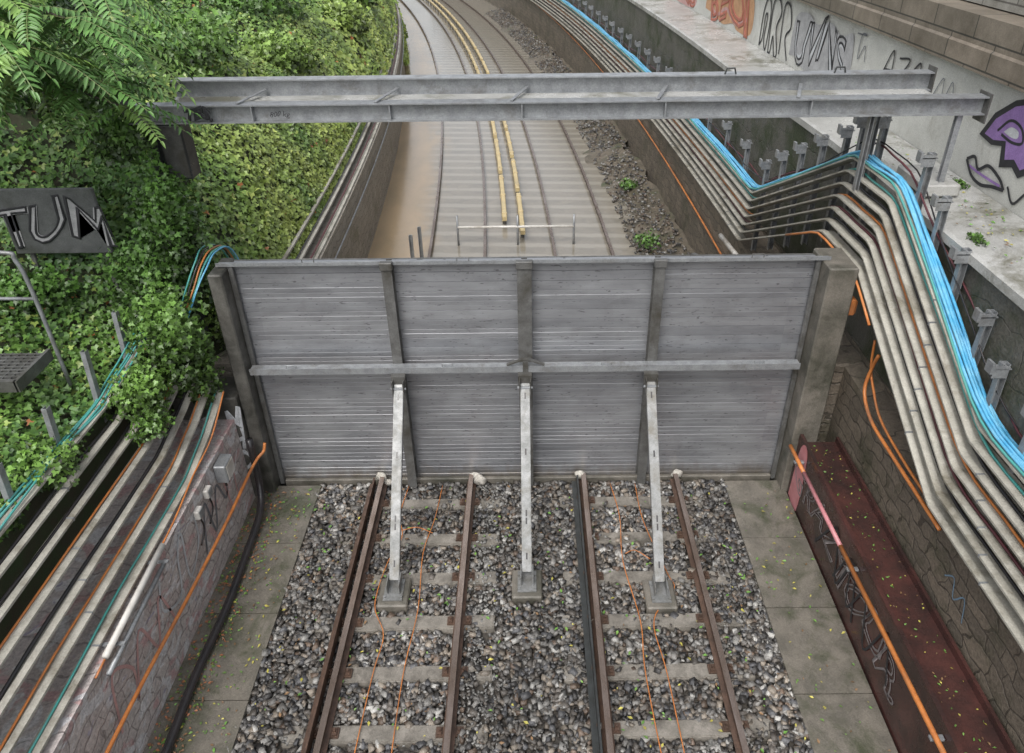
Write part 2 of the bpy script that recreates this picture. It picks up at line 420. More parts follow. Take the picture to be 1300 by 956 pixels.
# ------------------------------------------------------------------ rails
def rail_prof(l,z0=.07,tall=.17):
    p=[(-.07,0),(-.07,.012),(-.012,.03),(-.012,tall-.05),(-.036,tall-.035),(-.036,tall),(.036,tall),(.036,tall-.035),(.012,tall-.05),(.012,.03),(.07,.012),(.07,0)]
    return [(l+a,z0+b) for a,b in p]
def rail(l,Ys,label,**kw):
    o=sweep("rail",lambda Y:rail_prof(l),Ys,'rust',label=label,cat="rail",group="railway rails",**kw)
    o.data.materials.append(M['railtop'])
    for p in o.data.polygons:
        if abs(p.normal.z)>.9 and p.center.z>.22: p.material_index=1
    return o
for l in (-2.42,-.98,.84,2.33):
    rail(l,yr(1.8,9.12,1.0),"rusty brown steel running rail laid on concrete sleepers")
    rail(l,yr(9.5,90,1.5),"wet steel rail standing out of muddy flood water")
for l,z in ((-2.58,.10),(.70,.11)):
    sweep("guard_rail",lambda Y:[(l-.05,z),(l-.05,z+.015),(l+.025,z+.015),(l+.025,z+.15),(l+.05,z+.15),(l+.05,z)],yr(1.8,9.05,1),'dark' if l>0 else 'rust',
      label="dark steel guard angle bolted beside running rail",cat="guard rail")

# sleepers
sl_len=1.20
sy=[8.66-.745*i for i in range(9)]
def sleeper_mesh():
    V=[(-sl_len,-.13,-.12),(sl_len,-.13,-.12),(sl_len,.13,-.12),(-sl_len,.13,-.12),(-sl_len+.02,-.105,.055),(sl_len-.02,-.105,.055),(sl_len-.02,.105,.055),(-sl_len+.02,.105,.055)]
    me=D.meshes.new("sleeper"); me.from_pydata(V,[],BF); me.materials.append(M['sleeper'])
    o=D.objects.new("tmp",me); bevel(o,.014,2); D.objects.remove(o); return me
sme=sleeper_mesh()
def clip_mesh():
    V,F=[],[]
    for a in (boxv(-.05,.05,-.06,.06,.056,.085),boxv(-.03,.02,-.045,.045,.085,.11),boxv(-.015,.01,-.015,.015,.11,.145)):
        n=len(V);V+=a;F+=[tuple(i+n for i in f) for f in BF]
    me=D.meshes.new("rail_clip"); me.from_pydata(V,[],F); me.materials.append(M['rust']); return me
cme=clip_mesh()
for cxx,rl in ((-1.70,(-2.42,-.98)),(1.585,(.84,2.33))):
    for y in sy:
        o=reg(D.objects.new("sleeper",sme),label="weathered concrete sleeper bedded in ballast under the rails",cat="sleeper",group="concrete railway sleepers")
        o.location=(cxx+random.uniform(-.03,.03),y+random.uniform(-.015,.015),random.uniform(-.018,-.004)); o.rotation_euler=(0,random.uniform(-.004,.004),random.uniform(-.012,.012))
        for r in rl:
            for sgn in (-1,1):
                c=reg(D.objects.new("rail_clip",cme),parent=o); c.location=(r+sgn*.11-o.location.x,0,0)
                if sgn>0: c.rotation_euler=(0,0,math.pi)

# ------------------------------------------------------------------ ballast stones
def chip():
    v=np.array([(-1,-1,-1),(1,-1,-1),(1,1,-1),(-1,1,-1),(-1,-1,1),(1,-1,1),(1,1,1),(-1,1,1)],float)*.62
    f=np.array([(0,2,1),(0,3,2),(4,5,6),(4,6,7),(0,1,5),(0,5,4),(1,2,6),(1,6,5),(2,3,7),(2,7,6),(3,0,4),(3,4,7)])
    return v,f
def stones(name, X, Y, Z, R, C, jit=.45, **kw):
    v,f=chip(); n=len(X); q=len(v)
    B=v[None]*(1+rng.uniform(-jit,jit,(n,q,3)))
    B=B*R[:,None,None]*np.stack([rng.uniform(.9,1.6,n),rng.uniform(.7,1.1,n),rng.uniform(.5,.95,n)],1)[:,None,:]
    a=rng.uniform(0,6.28,n); ca,sa=np.cos(a)[:,None],np.sin(a)[:,None]
    tl=rng.uniform(-.9,.9,n); ct,st=np.cos(tl)[:,None],np.sin(tl)[:,None]
    y2=B[:,:,1]*ct-B[:,:,2]*st; z2=B[:,:,1]*st+B[:,:,2]*ct
    x3=B[:,:,0]*ca-y2*sa; y3=B[:,:,0]*sa+y2*ca
    V=np.stack([x3+X[:,None],y3+Y[:,None],z2+Z[:,None]],2).reshape(-1,3)
    F=(f[None]+(np.arange(n)*q)[:,None,None]).reshape(-1,3)
    return bigmesh(name,V,F,np.repeat(C,q,axis=0),'stone_attr',**kw)
N=27000
X=rng.uniform(-3.48,3.20,N); Y=rng.uniform(2.8,9.15,N)
keep=np.ones(N,bool); onsl=np.zeros(N,bool)
for c in (-1.70,1.585):
    for y in sy:
        ins=(np.abs(X-c)<sl_len)&(np.abs(Y-y)<.115)
        outer=np.abs(X-c)>.80
        cover=.5+.5*wav(X*1.3+y*3,Y*2.0+c)
        prob=np.where(outer,np.clip(cover+.05,0,1)*.9,np.clip(cover-.52,.03,1)*.6)
        keep&=~(ins&(rng.random(N)>prob)); onsl|=ins
for r in (-2.42,-.98,.84,2.33): keep&=~((np.abs(X-r)<.06))
for bx,by in ((-1.9,6.85),(-.08,6.98),(1.74,6.78)): keep&=~((np.abs(X-bx)<.2)&(np.abs(Y-by)<.24))
X=X[keep];Y=Y[keep];onsl=onsl[keep];n=len(X)
grey=np.exp(-((X+.75)/.35)**2)*.9+ (wav(X*1.2,Y*1.2)>.35)*.25
fine=(rng.random(n)<grey*.75)
R=np.where(fine,rng.uniform(.014,.028,n),rng.uniform(.026,.058,n))
pal=np.array([(.25,.24,.225),(.14,.125,.11),(.29,.25,.205),(.065,.062,.06),(.42,.41,.385),(.17,.125,.095),(.12,.12,.125)])
C=pal[rng.choice(7,n,p=[.22,.22,.11,.18,.09,.07,.11])]*rng.uniform(.65,1.3,(n,1))
C=np.where(fine[:,None],np.array([.29,.285,.27])*rng.uniform(.6,1.3,(n,1)),C)
C=C*np.clip(.88+.35*wav(X*.9+3,Y*.7),.6,1.25)[:,None]
Z=np.where(fine,rng.uniform(-.01,.03,n),rng.uniform(-.03,.03,n))+.018*wav(X*2,Y*2)+np.where(onsl,.045,0)
stones("gravel",X,Y,Z,R,C,kind="stuff",label="wet grey and brown ballast stones between the sleepers",cat="gravel")
N=5000
Yf=rng.uniform(10,60,N); lf=rng.uniform(2.9,4.2,N)
P=np.array([pt(a,b) for a,b in zip(Yf,lf)])
C=pal[rng.choice(7,N)]*.7
stones("gravel",P[:,0],P[:,1],.08+.35*((lf-2.75)/1.65)**.8,rng.uniform(.02,.055,N),C,kind="stuff",label="dark silty stones on the shelf beside flood water",cat="gravel")

# ------------------------------------------------------------------ flood gate
GY=9.24
gate=empty("flood_gate",(-.07,GY,0),label="tall flood barrier of horizontal aluminium planks closing off both tracks",cat="flood gate")
posts_x=[-4.08,-1.94,-.07,1.78,3.95]
ph=.1535; nrow=26
for i in range(4):
    x0=posts_x[i]+(.04 if i else .0); x1=posts_x[i+1]-(.04 if i<3 else 0)
    prof=[]
    for r in range(nrow):
        z=r*ph
        d=random.uniform(-.002,.002)
        prof+=[(GY+.010,z),(GY+d,z+.003),(GY+d,z+ph*.5-.002),(GY+.003,z+ph*.5),(GY+d,z+ph*.5+.002),(GY+d,z+ph-.007)]
    prof+=[(GY+.010,nrow*ph),(GY+.09,nrow*ph),(GY+.09,0)]
    V,F=prism_x(prof,x0,x1)
    under(mesh_obj("plank_panel",V,F,'alu'),gate)
def hpost(x,w,z0,z1,y0=9.06,y1=9.235):
    t=.014
    pts=[(x-w/2,y0),(x+w/2,y0),(x+w/2,y0+t),(x+t/2,y0+t),(x+t/2,y1-t),(x+w/2,y1-t),(x+w/2,y1),(x-w/2,y1),(x-w/2,y1-t),(x-t/2,y1-t),(x-t/2,y0+t),(x-w/2,y0+t)]
    return prism_z(pts,z0,z1)
for x,w in ((-1.94,.14),(-.07,.20),(1.78,.14)):
    V,F=hpost(x,w,.02,4.0); under(mesh_obj("post",V,F,'galvd'),gate)
for x0,x1 in ((-4.13,-4.06),(3.93,4.0)):
    under(box("side_channel",x0,x1,9.16,9.22,.03,3.98,'galvd'),gate)
V,F=prism_x([(9.12,4.005),(9.12,4.055),(9.132,4.055),(9.132,4.017),(9.24,4.017),(9.24,4.005)],-4.26,4.10)
under(mesh_obj("top_rail",V,F,'galv'),gate)
V,F=prism_x([(9.36,3.94),(9.36,3.98),(9.40,3.98),(9.40,3.94)],-4.1,3.95)
under(mesh_obj("rear_rail",V,F,'galvd'),gate)
under(box("bottom_seal",-4.05,3.93,9.17,9.235,-.03,.10,'concrete',.012),gate)
for a,b in ((-4.06,-.1),(-.04,3.90)):
    V,F=prism_x([(8.90,2.37),(8.90,2.47),(8.915,2.47),(8.915,2.445),(9.055,2.445),(9.055,2.43),(8.915,2.43),(8.915,2.385),(9.055,2.385),(9.055,2.37)],a,b)
    under(mesh_obj("waling_beam",V,F,'galv'),gate)
parts=[bar((-.34,8.94,2.48),(-.12,8.94,2.57),.05,.025),bar((-.12,8.94,2.57),(-.02,8.94,2.57),.05,.03),bar((-.02,8.94,2.57),(.20,8.94,2.48),.05,.025),(boxv(-.11,-.03,8.885,8.899,2.33,2.57),BF)]
under(multi("centre_bracket",parts,'galvd'),gate)
for x in (-3.45,-1.2,1.1,3.3):
    p=[(x-.07,8.92,2.47),(x-.07,8.92,2.52),(x+.07,8.92,2.52),(x+.07,8.92,2.47)]
    V,F=tube(p,.009,6); under(mesh_obj("handle",V,F,'galv'),gate)
for x,zz in ((-3.0,4.055),(3.1,4.055),(-.9,4.055)):
    p=[(x-.08,9.126,zz),(x-.08,9.126,zz+.05),(x+.08,9.126,zz+.05),(x+.08,9.126,zz)]
    V,F=tube(p,.008,6); under(mesh_obj("handle",V,F,'galvd'),gate)
for x,w in ((-1.94,.17),(-.07,.23),(1.78,.17)):
    under(box("post_cap",x-w/2,x+w/2,9.03,9.115,3.96,4.07,'galvd',.006),gate)

# braces
for x,by in ((-1.91,6.88),(-.08,7.00),(1.74,6.80)):
    top=Vector((x,8.86,2.24)); bot=Vector((x,by+.12,.22))
    e=empty("gate_brace",(x,by,.12),label="galvanised steel strut leaning from concrete footing to flood gate",cat="brace",group="struts propping the flood gate")
    d=(top-bot).normalized(); up=Vector((0,-d.z,d.y))
    if up.z<0: up=-up
    V,F=bar(bot,top,.135,.10,up=(0,-1,.5)); o=mesh_obj("strut",V,F,'strut'); bevel(o,.008,2); under(o,e)
    for f in (.08,.26,.30,.62,.92):
        c=bot+(top-bot)*f+up*.0505
        V,F=bar(c-d*.045,c+d*.045,.022,.004,up=(0,-1,.5)); under(mesh_obj("slot",V,F,'black'),e)
    parts=[(boxv(x-.10,x+.10,8.80,8.898,2.20,2.38),BF),(boxv(x-.085,x-.072,8.70,8.80,2.10,2.34),BF),(boxv(x+.072,x+.085,8.70,8.80,2.10,2.34),BF)]
    under(multi("head_bracket",parts,'galvd'),e)
    V,F=tube([(x-.11,8.76,2.2),(x+.11,8.76,2.2)],.022,8); under(mesh_obj("pin",V,F,'galv'),e)
    parts=[(boxv(x-.13,x+.13,by-.16,by+.2,.125,.142),BF),(boxv(x-.09,x-.075,by-.06,by+.18,.142,.30),BF),(boxv(x+.075,x+.09,by-.06,by+.18,.142,.30),BF)]
    for bx in (-.11,.11):
        for byy in (-.11,.12): parts.append((boxv(x+bx-.018,x+bx+.018,by+byy-.018,by+byy+.018,.142,.165),BF))
    under(multi("base_plate",parts,'strut'),e)
    box("footing",x-.21,x+.21,by-.24,by+.25,-.2,.12,'concrete',.02,label="square concrete footing set in ballast under strut",cat="concrete footing",group="strut footings")

def lump(x,y,z,r,label):
    import bmesh
    bm=bmesh.new(); bmesh.ops.create_icosphere(bm,subdivisions=3,radius=r)
    for q in bm.verts:
        w=1+.35*float(wav(q.co.x*18+x*9,q.co.y*18,q.co.z*18)); q.co=Vector((q.co.x*w*1.15,q.co.y*w*.7,q.co.z*w*1.0))+Vector((x,y,z))
    me=D.meshes.new("sealing_foam"); bm.to_mesh(me); bm.free(); me.materials.append(M['foam'])
    for p in me.polygons: p.use_smooth=True
    reg(D.objects.new("sealing_foam",me),label=label,cat="sealing foam",group="foam seals at the rails")
for x,r in ((-2.44,.08),(-.93,.07),(.78,.07),(2.36,.08)):
    lump(x,9.12,.20,r,"white sealing foam packed around rail under gate")
lump(-.84,9.08,.14,.095,"white sealing foam bag beside rail under gate")
lump(-2.34,9.10,.10,.06,"white sealing foam packed around rail under gate")

def pillar(x0,x1,y0,y1,label,m='concrete',z=4.06):
    return box("concrete_pillar",x0,x1,y0,y1,-.3,z,m,.02,label=label,cat="concrete pillar")
pl=pillar(-4.33,-4.135,8.93,9.5,"dark stained concrete pillar with white tag beside flood gate",'concreteD',3.97)
pl2=box("wall_end",-5.3,-4.34,8.85,9.45,-.3,2.0,'concreteD',.02,label="dark concrete wall end covered with tags",cat="wall end")
pr=pillar(4.005,4.40,8.86,9.55,"dark stained concrete pillar holding the flood gate edge",z=4.0)
e=box("orange_fitting",4.405,4.50,8.9,9.05,3.25,3.50,'orange',.02,label="small orange cable fitting on the concrete pillar side",cat="cable fitting")
e2=box("cover",4.501,4.512,8.92,9.03,3.28,3.47,'orange',.004); e2.parent=e

# ------------------------------------------------------------------ graffiti helpers
def text_mesh(name, body, size, origin, xdir, ydir, m, parent, outline=0., offset=0., sx=1., shear=0., space=1., line=1.):
    cu=D.curves.new("t",'FONT'); cu.body=body; cu.size=size; cu.align_x='CENTER'; cu.align_y='CENTER'; cu.shear=shear
    cu.space_character=space; cu.space_line=line; cu.offset=offset; cu.resolution_u=3
    if outline: cu.fill_mode='NONE'; cu.bevel_depth=outline; cu.bevel_resolution=1
    o=D.objects.new("t",cu); COL.objects.link(o)
    bpy.context.view_layer.update()
    dg=bpy.context.evaluated_depsgraph_get()
    me=D.meshes.new_from_object(o.evaluated_get(dg)); D.objects.remove(o)
    X=Vector(xdir).normalized(); Yv=Vector(ydir).normalized(); Zv=X.cross(Yv)
    for v in me.vertices:
        wx=.09*size*math.sin(v.co.y*6/size+v.co.x*2.3); wy=.11*size*math.sin(v.co.x*3.1/size+1)+.04*size*math.sin(v.co.x*7/size)
        v.co=Vector(origin)+X*((v.co.x+wx)*sx)+Yv*(v.co.y+wy)+Zv*(v.co.z*.12)
    me.materials.clear(); me.materials.append(M[m]); me.name=name
    ob=reg(D.objects.new(name,me))
    if parent: ob.parent=parent
    return ob
def ribbon(name, pts, w, origin, xdir, ydir, m, parent, lift=.004):
    P=[np.array(p) for p in smooth_path([(a,b,0) for a,b in pts],6)]
    X=Vector(xdir).normalized();Yv=Vector(ydir).normalized();Zv=X.cross(Yv)
    V=[];F=[]
    for i,p in enumerate(P):
        t=P[min(i+1,len(P)-1)]-P[max(i-1,0)]; t/=np.linalg.norm(t)+1e-9
        nn=np.array([-t[1],t[0]])
        for s in (-1,1):
            q=p[:2]+nn*s*w/2; V.append(tuple(Vector(origin)+X*q[0]+Yv*q[1]+Zv*lift))
        if i: F.append((2*i-2,2*i-1,2*i+1,2*i))
    o=mesh_obj(name,V,F,m); o.parent=parent; return o
def patch(name, pts, origin, xdir, ydir, m, parent, lift=.002, smooth=True):
    X=Vector(xdir).normalized();Yv=Vector(ydir).normalized();Zv=X.cross(Yv)
    P=smooth_path([(a,b,0) for a,b in pts+[pts[0]]],5)[:-1] if smooth else [(a,b,0) for a,b in pts]
    V=[tuple(Vector(origin)+X*p[0]+Yv*p[1]+Zv*lift) for p in P]
    o=mesh_obj(name,V,[tuple(range(len(V)))],m); o.parent=parent; return o
XZ=((1,0,0),(0,0,1))
text_mesh("graffiti","N\nH\nO",.52,(-4.45,8.842,1.16),XZ[0],XZ[1],'p_white',pl2,outline=.026,sx=.62,line=.78)
ribbon("graffiti",[(-.25,.3),(0,.45),(.1,.1),(-.2,-.1),(.1,-.3),(-.2,-.5)],.05,(-4.8,8.848,1.2),XZ[0],XZ[1],'p_pale',pl2)

# ------------------------------------------------------------------ right side: walls
def lowR(Y): return 4.74 if Y<9.3 else 4.36
def upR(Y): return 5.03-.25*sm(11,17,Y)
wy=yr(1.5,9.28,1.2)+[9.32]+yr(10.3,92,1.5)
wallR=sweep("retaining_wall",lambda Y:[(lowR(Y),-.5),(lowR(Y),2.15),(upR(Y),2.2),(upR(Y),2.3),(6.3,2.3),(6.3,-.5)],wy,'stoneR',label="rough stone retaining wall below the cable racks",cat="retaining wall")
sweep("retaining_wall",lambda Y:[(upR(Y)+.005,2.31),(upR(Y)+.02,4.68),(6.25,4.68),(6.25,2.31)],wy,'stoneU',label="dark mossy upper retaining wall behind cable racks",cat="retaining wall")
sweep("concrete_ledge",lambda Y:[(upR(Y)-.05,4.685),(upR(Y)-.05,4.79),(upR(Y)+.0,4.81),(6.02,4.86),(6.02,4.685)],wy,'concreteL',kind="structure")
gw=sweep("graffiti_wall",lambda Y:[(6.03,4.7),(6.05,6.22),(6.9,6.22),(6.9,4.7)],wy,'white_wall',label="whitewashed wall covered in graffiti beneath stone coping",cat="wall")
sweep("stone_coping",lambda Y:[(5.90,6.225),(5.90,6.50),(5.93,6.53),(5.93,6.88),(7.4,6.90),(7.4,6.225)],wy,'coping',label="brown granite block coping on top of graffiti wall",cat="coping")
sweep("parapet_wall",lambda Y:[(6.35,6.905),(6.35,7.9),(6.8,7.9),(6.8,6.905)],wy,'upper',label="pale stone parapet above the granite coping",cat="parapet wall")
sweep("upper_pavement",lambda Y:[(6.9,6.91),(30,6.95),(30,6.0),(6.9,6.0)],yr(1.5,92,3),'concreteL',kind="structure")
def wf(Y,z,lat=6.025):
    s=slope(Y); n=math.sqrt(1+s*s)
    return pt(Y,lat,z),(-s/n,-1/n,0),(0,0,1)
o,xd,yd=wf(22.0,5.45)
patch("graffiti",[(-2.3,-.35),(-2.1,.55),(-1.1,.50),(-.3,.66),(.5,.5),(1.2,.66),(2.0,.4),(2.05,-.4),(1.0,-.5),(.5,-.38),(-.4,-.52),(-1.3,-.4)],o,xd,yd,'p_orange',gw)
text_mesh("graffiti","BEOI",1.4,(o[0]-.012,o[1],o[2]),xd,yd,'p_red',gw,outline=.045,sx=1.25,space=.95)
ribbon("graffiti",[(-1.7,-.2),(-1.0,-.35),(-.2,-.1),(.8,-.35),(1.7,-.1)],.10,o,xd,yd,'p_pink',gw,lift=.006)
o,xd,yd=wf(27.2,5.4)
patch("graffiti",[(-2.0,-.4),(-1.8,.5),(-.2,.6),(1.8,.5),(1.9,-.4),(0,-.5)],o,xd,yd,'p_pink',gw)
text_mesh("graffiti","EWES",1.2,(o[0]-.01,o[1],o[2]),xd,yd,'p_red',gw,outline=.035,sx=1.2)
o,xd,yd=wf(18.4,5.42)
for pts in ([(-.9,-.5),(-.85,.3),(-.6,.62),(-.35,.3),(-.4,-.5),(-.6,-.3),(-.55,.2),(-.7,.2),(-.72,-.3),(-.9,-.5)],
            [(-.2,-.55),(-.25,.5),(.1,.66),(.35,.4),(.15,.05),(.4,-.45),(.25,-.55),(0,-.15),(-.05,-.5),(-.2,-.55)],
            [(.55,-.45),(.5,.55),(.85,.6),(1.05,.2),(.8,-.05),(1.1,-.5)],[(-.65,.75),(-.1,.82),(.6,.76)]):
    ribbon("graffiti",pts,.055,o,xd,yd,'p_black',gw)
o,xd,yd=wf(15.7,5.48)
patch("graffiti",[(-1.6,-.4),(-1.5,.40),(-.8,.55),(-.3,.42),(.4,.55),(1.0,.40),(1.5,.5),(1.6,-.3),(.9,-.5),(.2,-.38),(-.6,-.52),(-1.2,-.38)],o,xd,yd,'p_pale',gw)
text_mesh("graffiti","UVNS",1.25,(o[0]-.006,o[1],o[2]),xd,yd,'p_black',gw,outline=.022,sx=1.0,space=.80)
text_mesh("graffiti","UVNS",.95,(o[0]-.004,o[1],o[2]),xd,yd,'p_white',gw,sx=1.25,space=.85)
o,xd,yd=wf(12.4,5.75)
for pts in ([(-.55,-.25),(-.3,.22),(-.2,.2),(-.15,-.28)],[(-.45,-.05),(-.1,-.02)],[(0,.2),(.35,.22),(.0,-.22),(.45,-.2)],[(.5,.1),(.7,.25),(.75,-.1),(.6,-.2)]):
    ribbon("graffiti",pts,.032,o,xd,yd,'p_black',gw)
o,xd,yd=wf(13.8,5.85); ribbon("graffiti",[(-.3,.2),(.1,.22),(-.1,.2),(-.1,-.2),(.1,.05),(.2,-.2)],.025,o,xd,yd,'p_grey',gw)
o,xd,yd=wf(10.9,5.75); ribbon("graffiti",[(-.3,-.1),(-.1,.2),(.0,-.15),(.15,.2),(.3,-.1)],.018,o,xd,yd,'p_grey',gw)
o,xd,yd=wf(9.40,5.55)
patch("graffiti",[(-.42,-.05),(-.22,.28),(.12,.52),(.55,.66),(1.3,.66),(1.3,-.20),(.9,-.12),(.62,-.30),(.45,-.22),(.2,-.30),(.12,-.05),(-.1,-.10)],o,xd,yd,'p_black',gw,smooth=False)
patch("graffiti",[(-.30,-.01),(-.16,.22),(.15,.45),(.55,.59),(1.3,.59),(1.3,-.12),(.9,-.03),(.62,-.20),(.45,-.12),(.27,-.18),(.18,.03),(-.08,-.03)],o,xd,yd,'p_purple',gw,lift=.005,smooth=False)
ribbon("graffiti",[(-.05,.1),(.15,.28),(.4,.25),(.5,.1),(.3,.05),(.05,.08)],.035,o,xd,yd,'p_black',gw,lift=.008)
patch("graffiti",[(.08,.12),(.20,.21),(.36,.20),(.38,.12),(.25,.10)],o,xd,yd,'p_white',gw,lift=.0075)
ribbon("graffiti",[(.6,.1),(.7,.42),(.95,.35),(.85,.0)],.04,o,xd,yd,'p_black',gw,lift=.008)
ribbon("graffiti",[(-.52,-.42),(-.35,-.34),(-.2,-.46),(0,-.35),(.3,-.42),(.45,-.52)],.045,o,xd,yd,'p_black',gw,lift=.008)
ribbon("graffiti",[(-.52,-.42),(-.3,-.58),(-.05,-.62),(.2,-.56),(.45,-.52)],.045,o,xd,yd,'p_black',gw,lift=.009)
ribbon("graffiti",[(-.45,-.48),(-.1,-.50),(.35,-.50)],.035,o,xd,yd,'p_purple',gw,lift=.007)
ribbon("graffiti",[(.5,-.45),(.7,-.6),(.9,-.4),(1.1,-.6)],.035,o,xd,yd,'p_black',gw,lift=.007)
ribbon("graffiti",[(-.25,.1),(-.1,.22),(.0,.0),(.15,.18),(.25,-.1)],.018,(4.732,5.55,1.5),(0,-1,0),(0,0,1),'p_blue',wallR)

tr=sweep("steel_trough",lambda Y:[(4.10,0),(4.10,1.22),(4.15,1.22),(4.15,1.06),(4.66,1.06),(4.66,1.16),(4.70,1.16),(4.70,0)],yr(1.8,8.84,1.0),'redsteel',label="oxide red steel channel with dull grey and pink tags beside walkway",cat="steel channel")
text_mesh("graffiti","GRAZY",.60,(4.094,7.7,.64),(0,-1,0),(0,0,1),'p_mark',tr,outline=.014,sx=1.1,shear=.1)
text_mesh("graffiti","TOUR.",.70,(4.094,6.0,.60),(0,-1,0),(0,0,1),'p_mark',tr,outline=.014,sx=1.05,shear=.25,space=.85)
ribbon("graffiti",[(-.7,-.35),(-.2,.4),(.1,-.3),(.4,.4),(.7,-.35)],.04,(4.095,6.9,.6),(0,-1,0),(0,0,1),'p_black',tr)
ribbon("graffiti",[(-.8,-.3),(-.5,.35),(-.3,-.3),(0,.3),(.3,-.35),(.6,.35),(.9,-.2)],.035,(4.095,6.1,.62),(0,-1,0),(0,0,1),'p_black',tr,lift=.007)
patch("graffiti",[(-.22,-.55),(.16,-.55),(.12,.5),(-.15,.45)],(4.098,8.55,.62),(0,-1,0),(0,0,1),'pink',tr,lift=.003)
e=empty("painted_pole",(3.98,5,1.05),label="orange and pink pole lying along the red channel",cat="pole")
for a,b,m in ((2.0,6.75,'orange'),(6.75,8.2,'pink'),(8.2,8.84,'orange')):
    V,F=tube([(3.99,a,1.20-.03*(a-2)),(3.99,b,1.20-.03*(b-2))],.030,10); under(mesh_obj("pole_section",V,F,m,smooth=True),e)
for y in (4.2,6.4,8.5):
    under(box("clamp",3.95,4.094,y-.03,y+.03,1.07-.03*(y-4.2),1.10-.03*(y-4.2),'galv',.004),e)

# ------------------------------------------------------------------ cable racks, right side: straight runs with sharp kinks
def zbR(Y): return float(np.interp(Y,[1.5,6.25,9.05,10.1,13.25,30,95],[2.30,2.26,3.90,4.00,2.42,2.20,2.20]))
def latR(Y,f):
    base=float(np.interp(Y,[1.5,6.25,9.05,10.1,13.25,95],[4.56,4.55,4.43,4.30,4.12,4.12]))
    sp=float(np.interp(Y,[1.5,9.05,10.1,13.25,95],[.22,.24,.22,.12,.10]))
    return base+sp*f
def hR(Y): return float(np.interp(Y,[1.5,9.05,13.25,95],[1.10,1.14,.96,.95]))
Yt=[1.6,4.0,6.22,6.30,7.6,9.0,9.10,10.05,10.15,11.7,13.2,13.3]+yr(14.5,85,1.5)
for i in range(7):
    f=i/6
    def prof(Y,f=f):
        l=latR(Y,f);z=zbR(Y)+hR(Y)*f
        return [(l,z),(l,z+.026),(l+.078,z+.030),(l+.078,z+.010),(l+.19,z+.010),(l+.19,z)]
    t=sweep("cable_tray",prof,Yt,'tray',label="long pale cable tray stepping up and over the flood gate pillar",cat="cable tray",group="cable trays along the stone wall")
    for Yc in list(np.arange(3.2+.2*i,6.1,1.9))+[7.0+.1*i]+list(np.arange(14+.3*i,34,2.8)):
        l=latR(Yc,f);z=zbR(Yc)+hR(Yc)*f; x,y,_=pt(Yc,l)
        c=box("joint_clip",x-.005,x+.082,y-.010,y+.010,z-.005,z+.035,'galv',0); c.parent=t
Yc_=[1.6,2.6,3.6,4.6,5.4,6.0,6.5,7.1,7.7,8.3,8.8,9.15,9.6,10.05,10.5,11.1,11.7,12.3,12.9,13.4]+yr(14.5,85,1.5)
def cableR(f,dl,dz,r,m,label,Y0=1.6,Y1=85,wob=.010,ph=0):
    P=[pt(Y,latR(Y,f)+dl+wob*math.sin(Y*1.7+ph),zbR(Y)+hR(Y)*f+dz+wob*math.sin(Y*2.3+ph*2)) for Y in Yc_ if Y0<=Y<=Y1]
    tube_obj("cable",smooth_path(P,2),r,m,8,label=label,cat="cable",group="cables on the racks")
for j,(dl,dz) in enumerate([(.06,.06),(.10,.065),(.14,.06),(.18,.05),(.08,.095),(.12,.095),(.16,.09)]):
    cableR(1,dl,dz,.018,'blue',"light blue cable in bundle on the top tray",ph=j*1.3,wob=.018)
cableR(1,.02,.055,.015,'teal',"teal cable beside the light blue bundle",ph=1)
cableR(5/6,.12,.035,.016,'teal',"teal cable lying on a tray",ph=2)
cableR(4/6,.13,.03,.02,'black',"black cable lying on a tray",ph=3)
cableR(3/6,.12,.03,.016,'orange',"orange cable lying on a tray",ph=4)
cableR(1/6,.13,.03,.018,'black',"black cable lying on a tray",ph=5)
cableR(0,-.05,.0,.018,'orange',"orange cable hung below the lowest tray",Y0=8.2,Y1=11.5,ph=6)
cableR(2/6,.12,.03,.018,'maroon',"maroon cable lying on a tray",ph=7)
cableR(1,.27,.18,.014,'maroon',"thin maroon cable looping between posts",wob=.05,ph=2)
cableR(1,.24,.22,.010,'black',"thin black cable looping between posts",wob=.06,ph=5)
tube_obj("conduit",smooth_path([(4.60,8.2,3.05),(4.64,8.35,2.75),(4.6,8.3,2.4),(4.58,7.9,2.2),(4.62,7.3,2.12),(4.62,6.6,2.12),(4.62,6.0,2.12)],6),.025,'orange',8,label="orange conduit looping down the stone wall",cat="conduit")
tube_obj("conduit",smooth_path([(4.66,8.5,3.1),(4.68,8.45,2.7),(4.66,8.2,2.5),(4.64,7.8,2.3),(4.66,7.1,2.2),(4.66,6.2,2.2)],6),.018,'orange',8,label="orange conduit looping down the stone wall",cat="conduit")
tube_obj("conduit",[pt(Y,4.31,1.1+.02*Y) for Y in yr(10,60,1.5)],.024,'orange',8,label="long orange conduit fixed along wet stone wall",cat="conduit")
def bracket_mesh(h,w=.042):
    t=.008;d=.04
    pts=[(-w,-d),(-w,d),(w,d),(w,-d),(w-t,-d),(w-t,d-t),(-w+t,d-t),(-w+t,-d)]
    V,F=prism_z(pts,0,h); me=D.meshes.new("upright"); me.from_pydata(V,[],F); me.materials.append(M['galv']); return me
def head_mesh():
    parts=[(boxv(-.13,.03,-.05,-.046,-.1,.05),BF),(boxv(-.16,-.13,-.055,.055,-.05,.08),BF),(boxv(-.13,.06,-.05,.05,.0,.012),BF),(boxv(-.02,.0,-.06,.06,.02,.05),BF)]
    V=[];F=[]
    for v,f in parts:
        n=len(V);V+=v;F+=[tuple(i+n for i in q) for q in f]
    me=D.meshes.new("head_bracket");me.from_pydata(V,[],F);me.materials.append(M['galv']);return me
bm_long=bracket_mesh(1.85); hm=head_mesh()
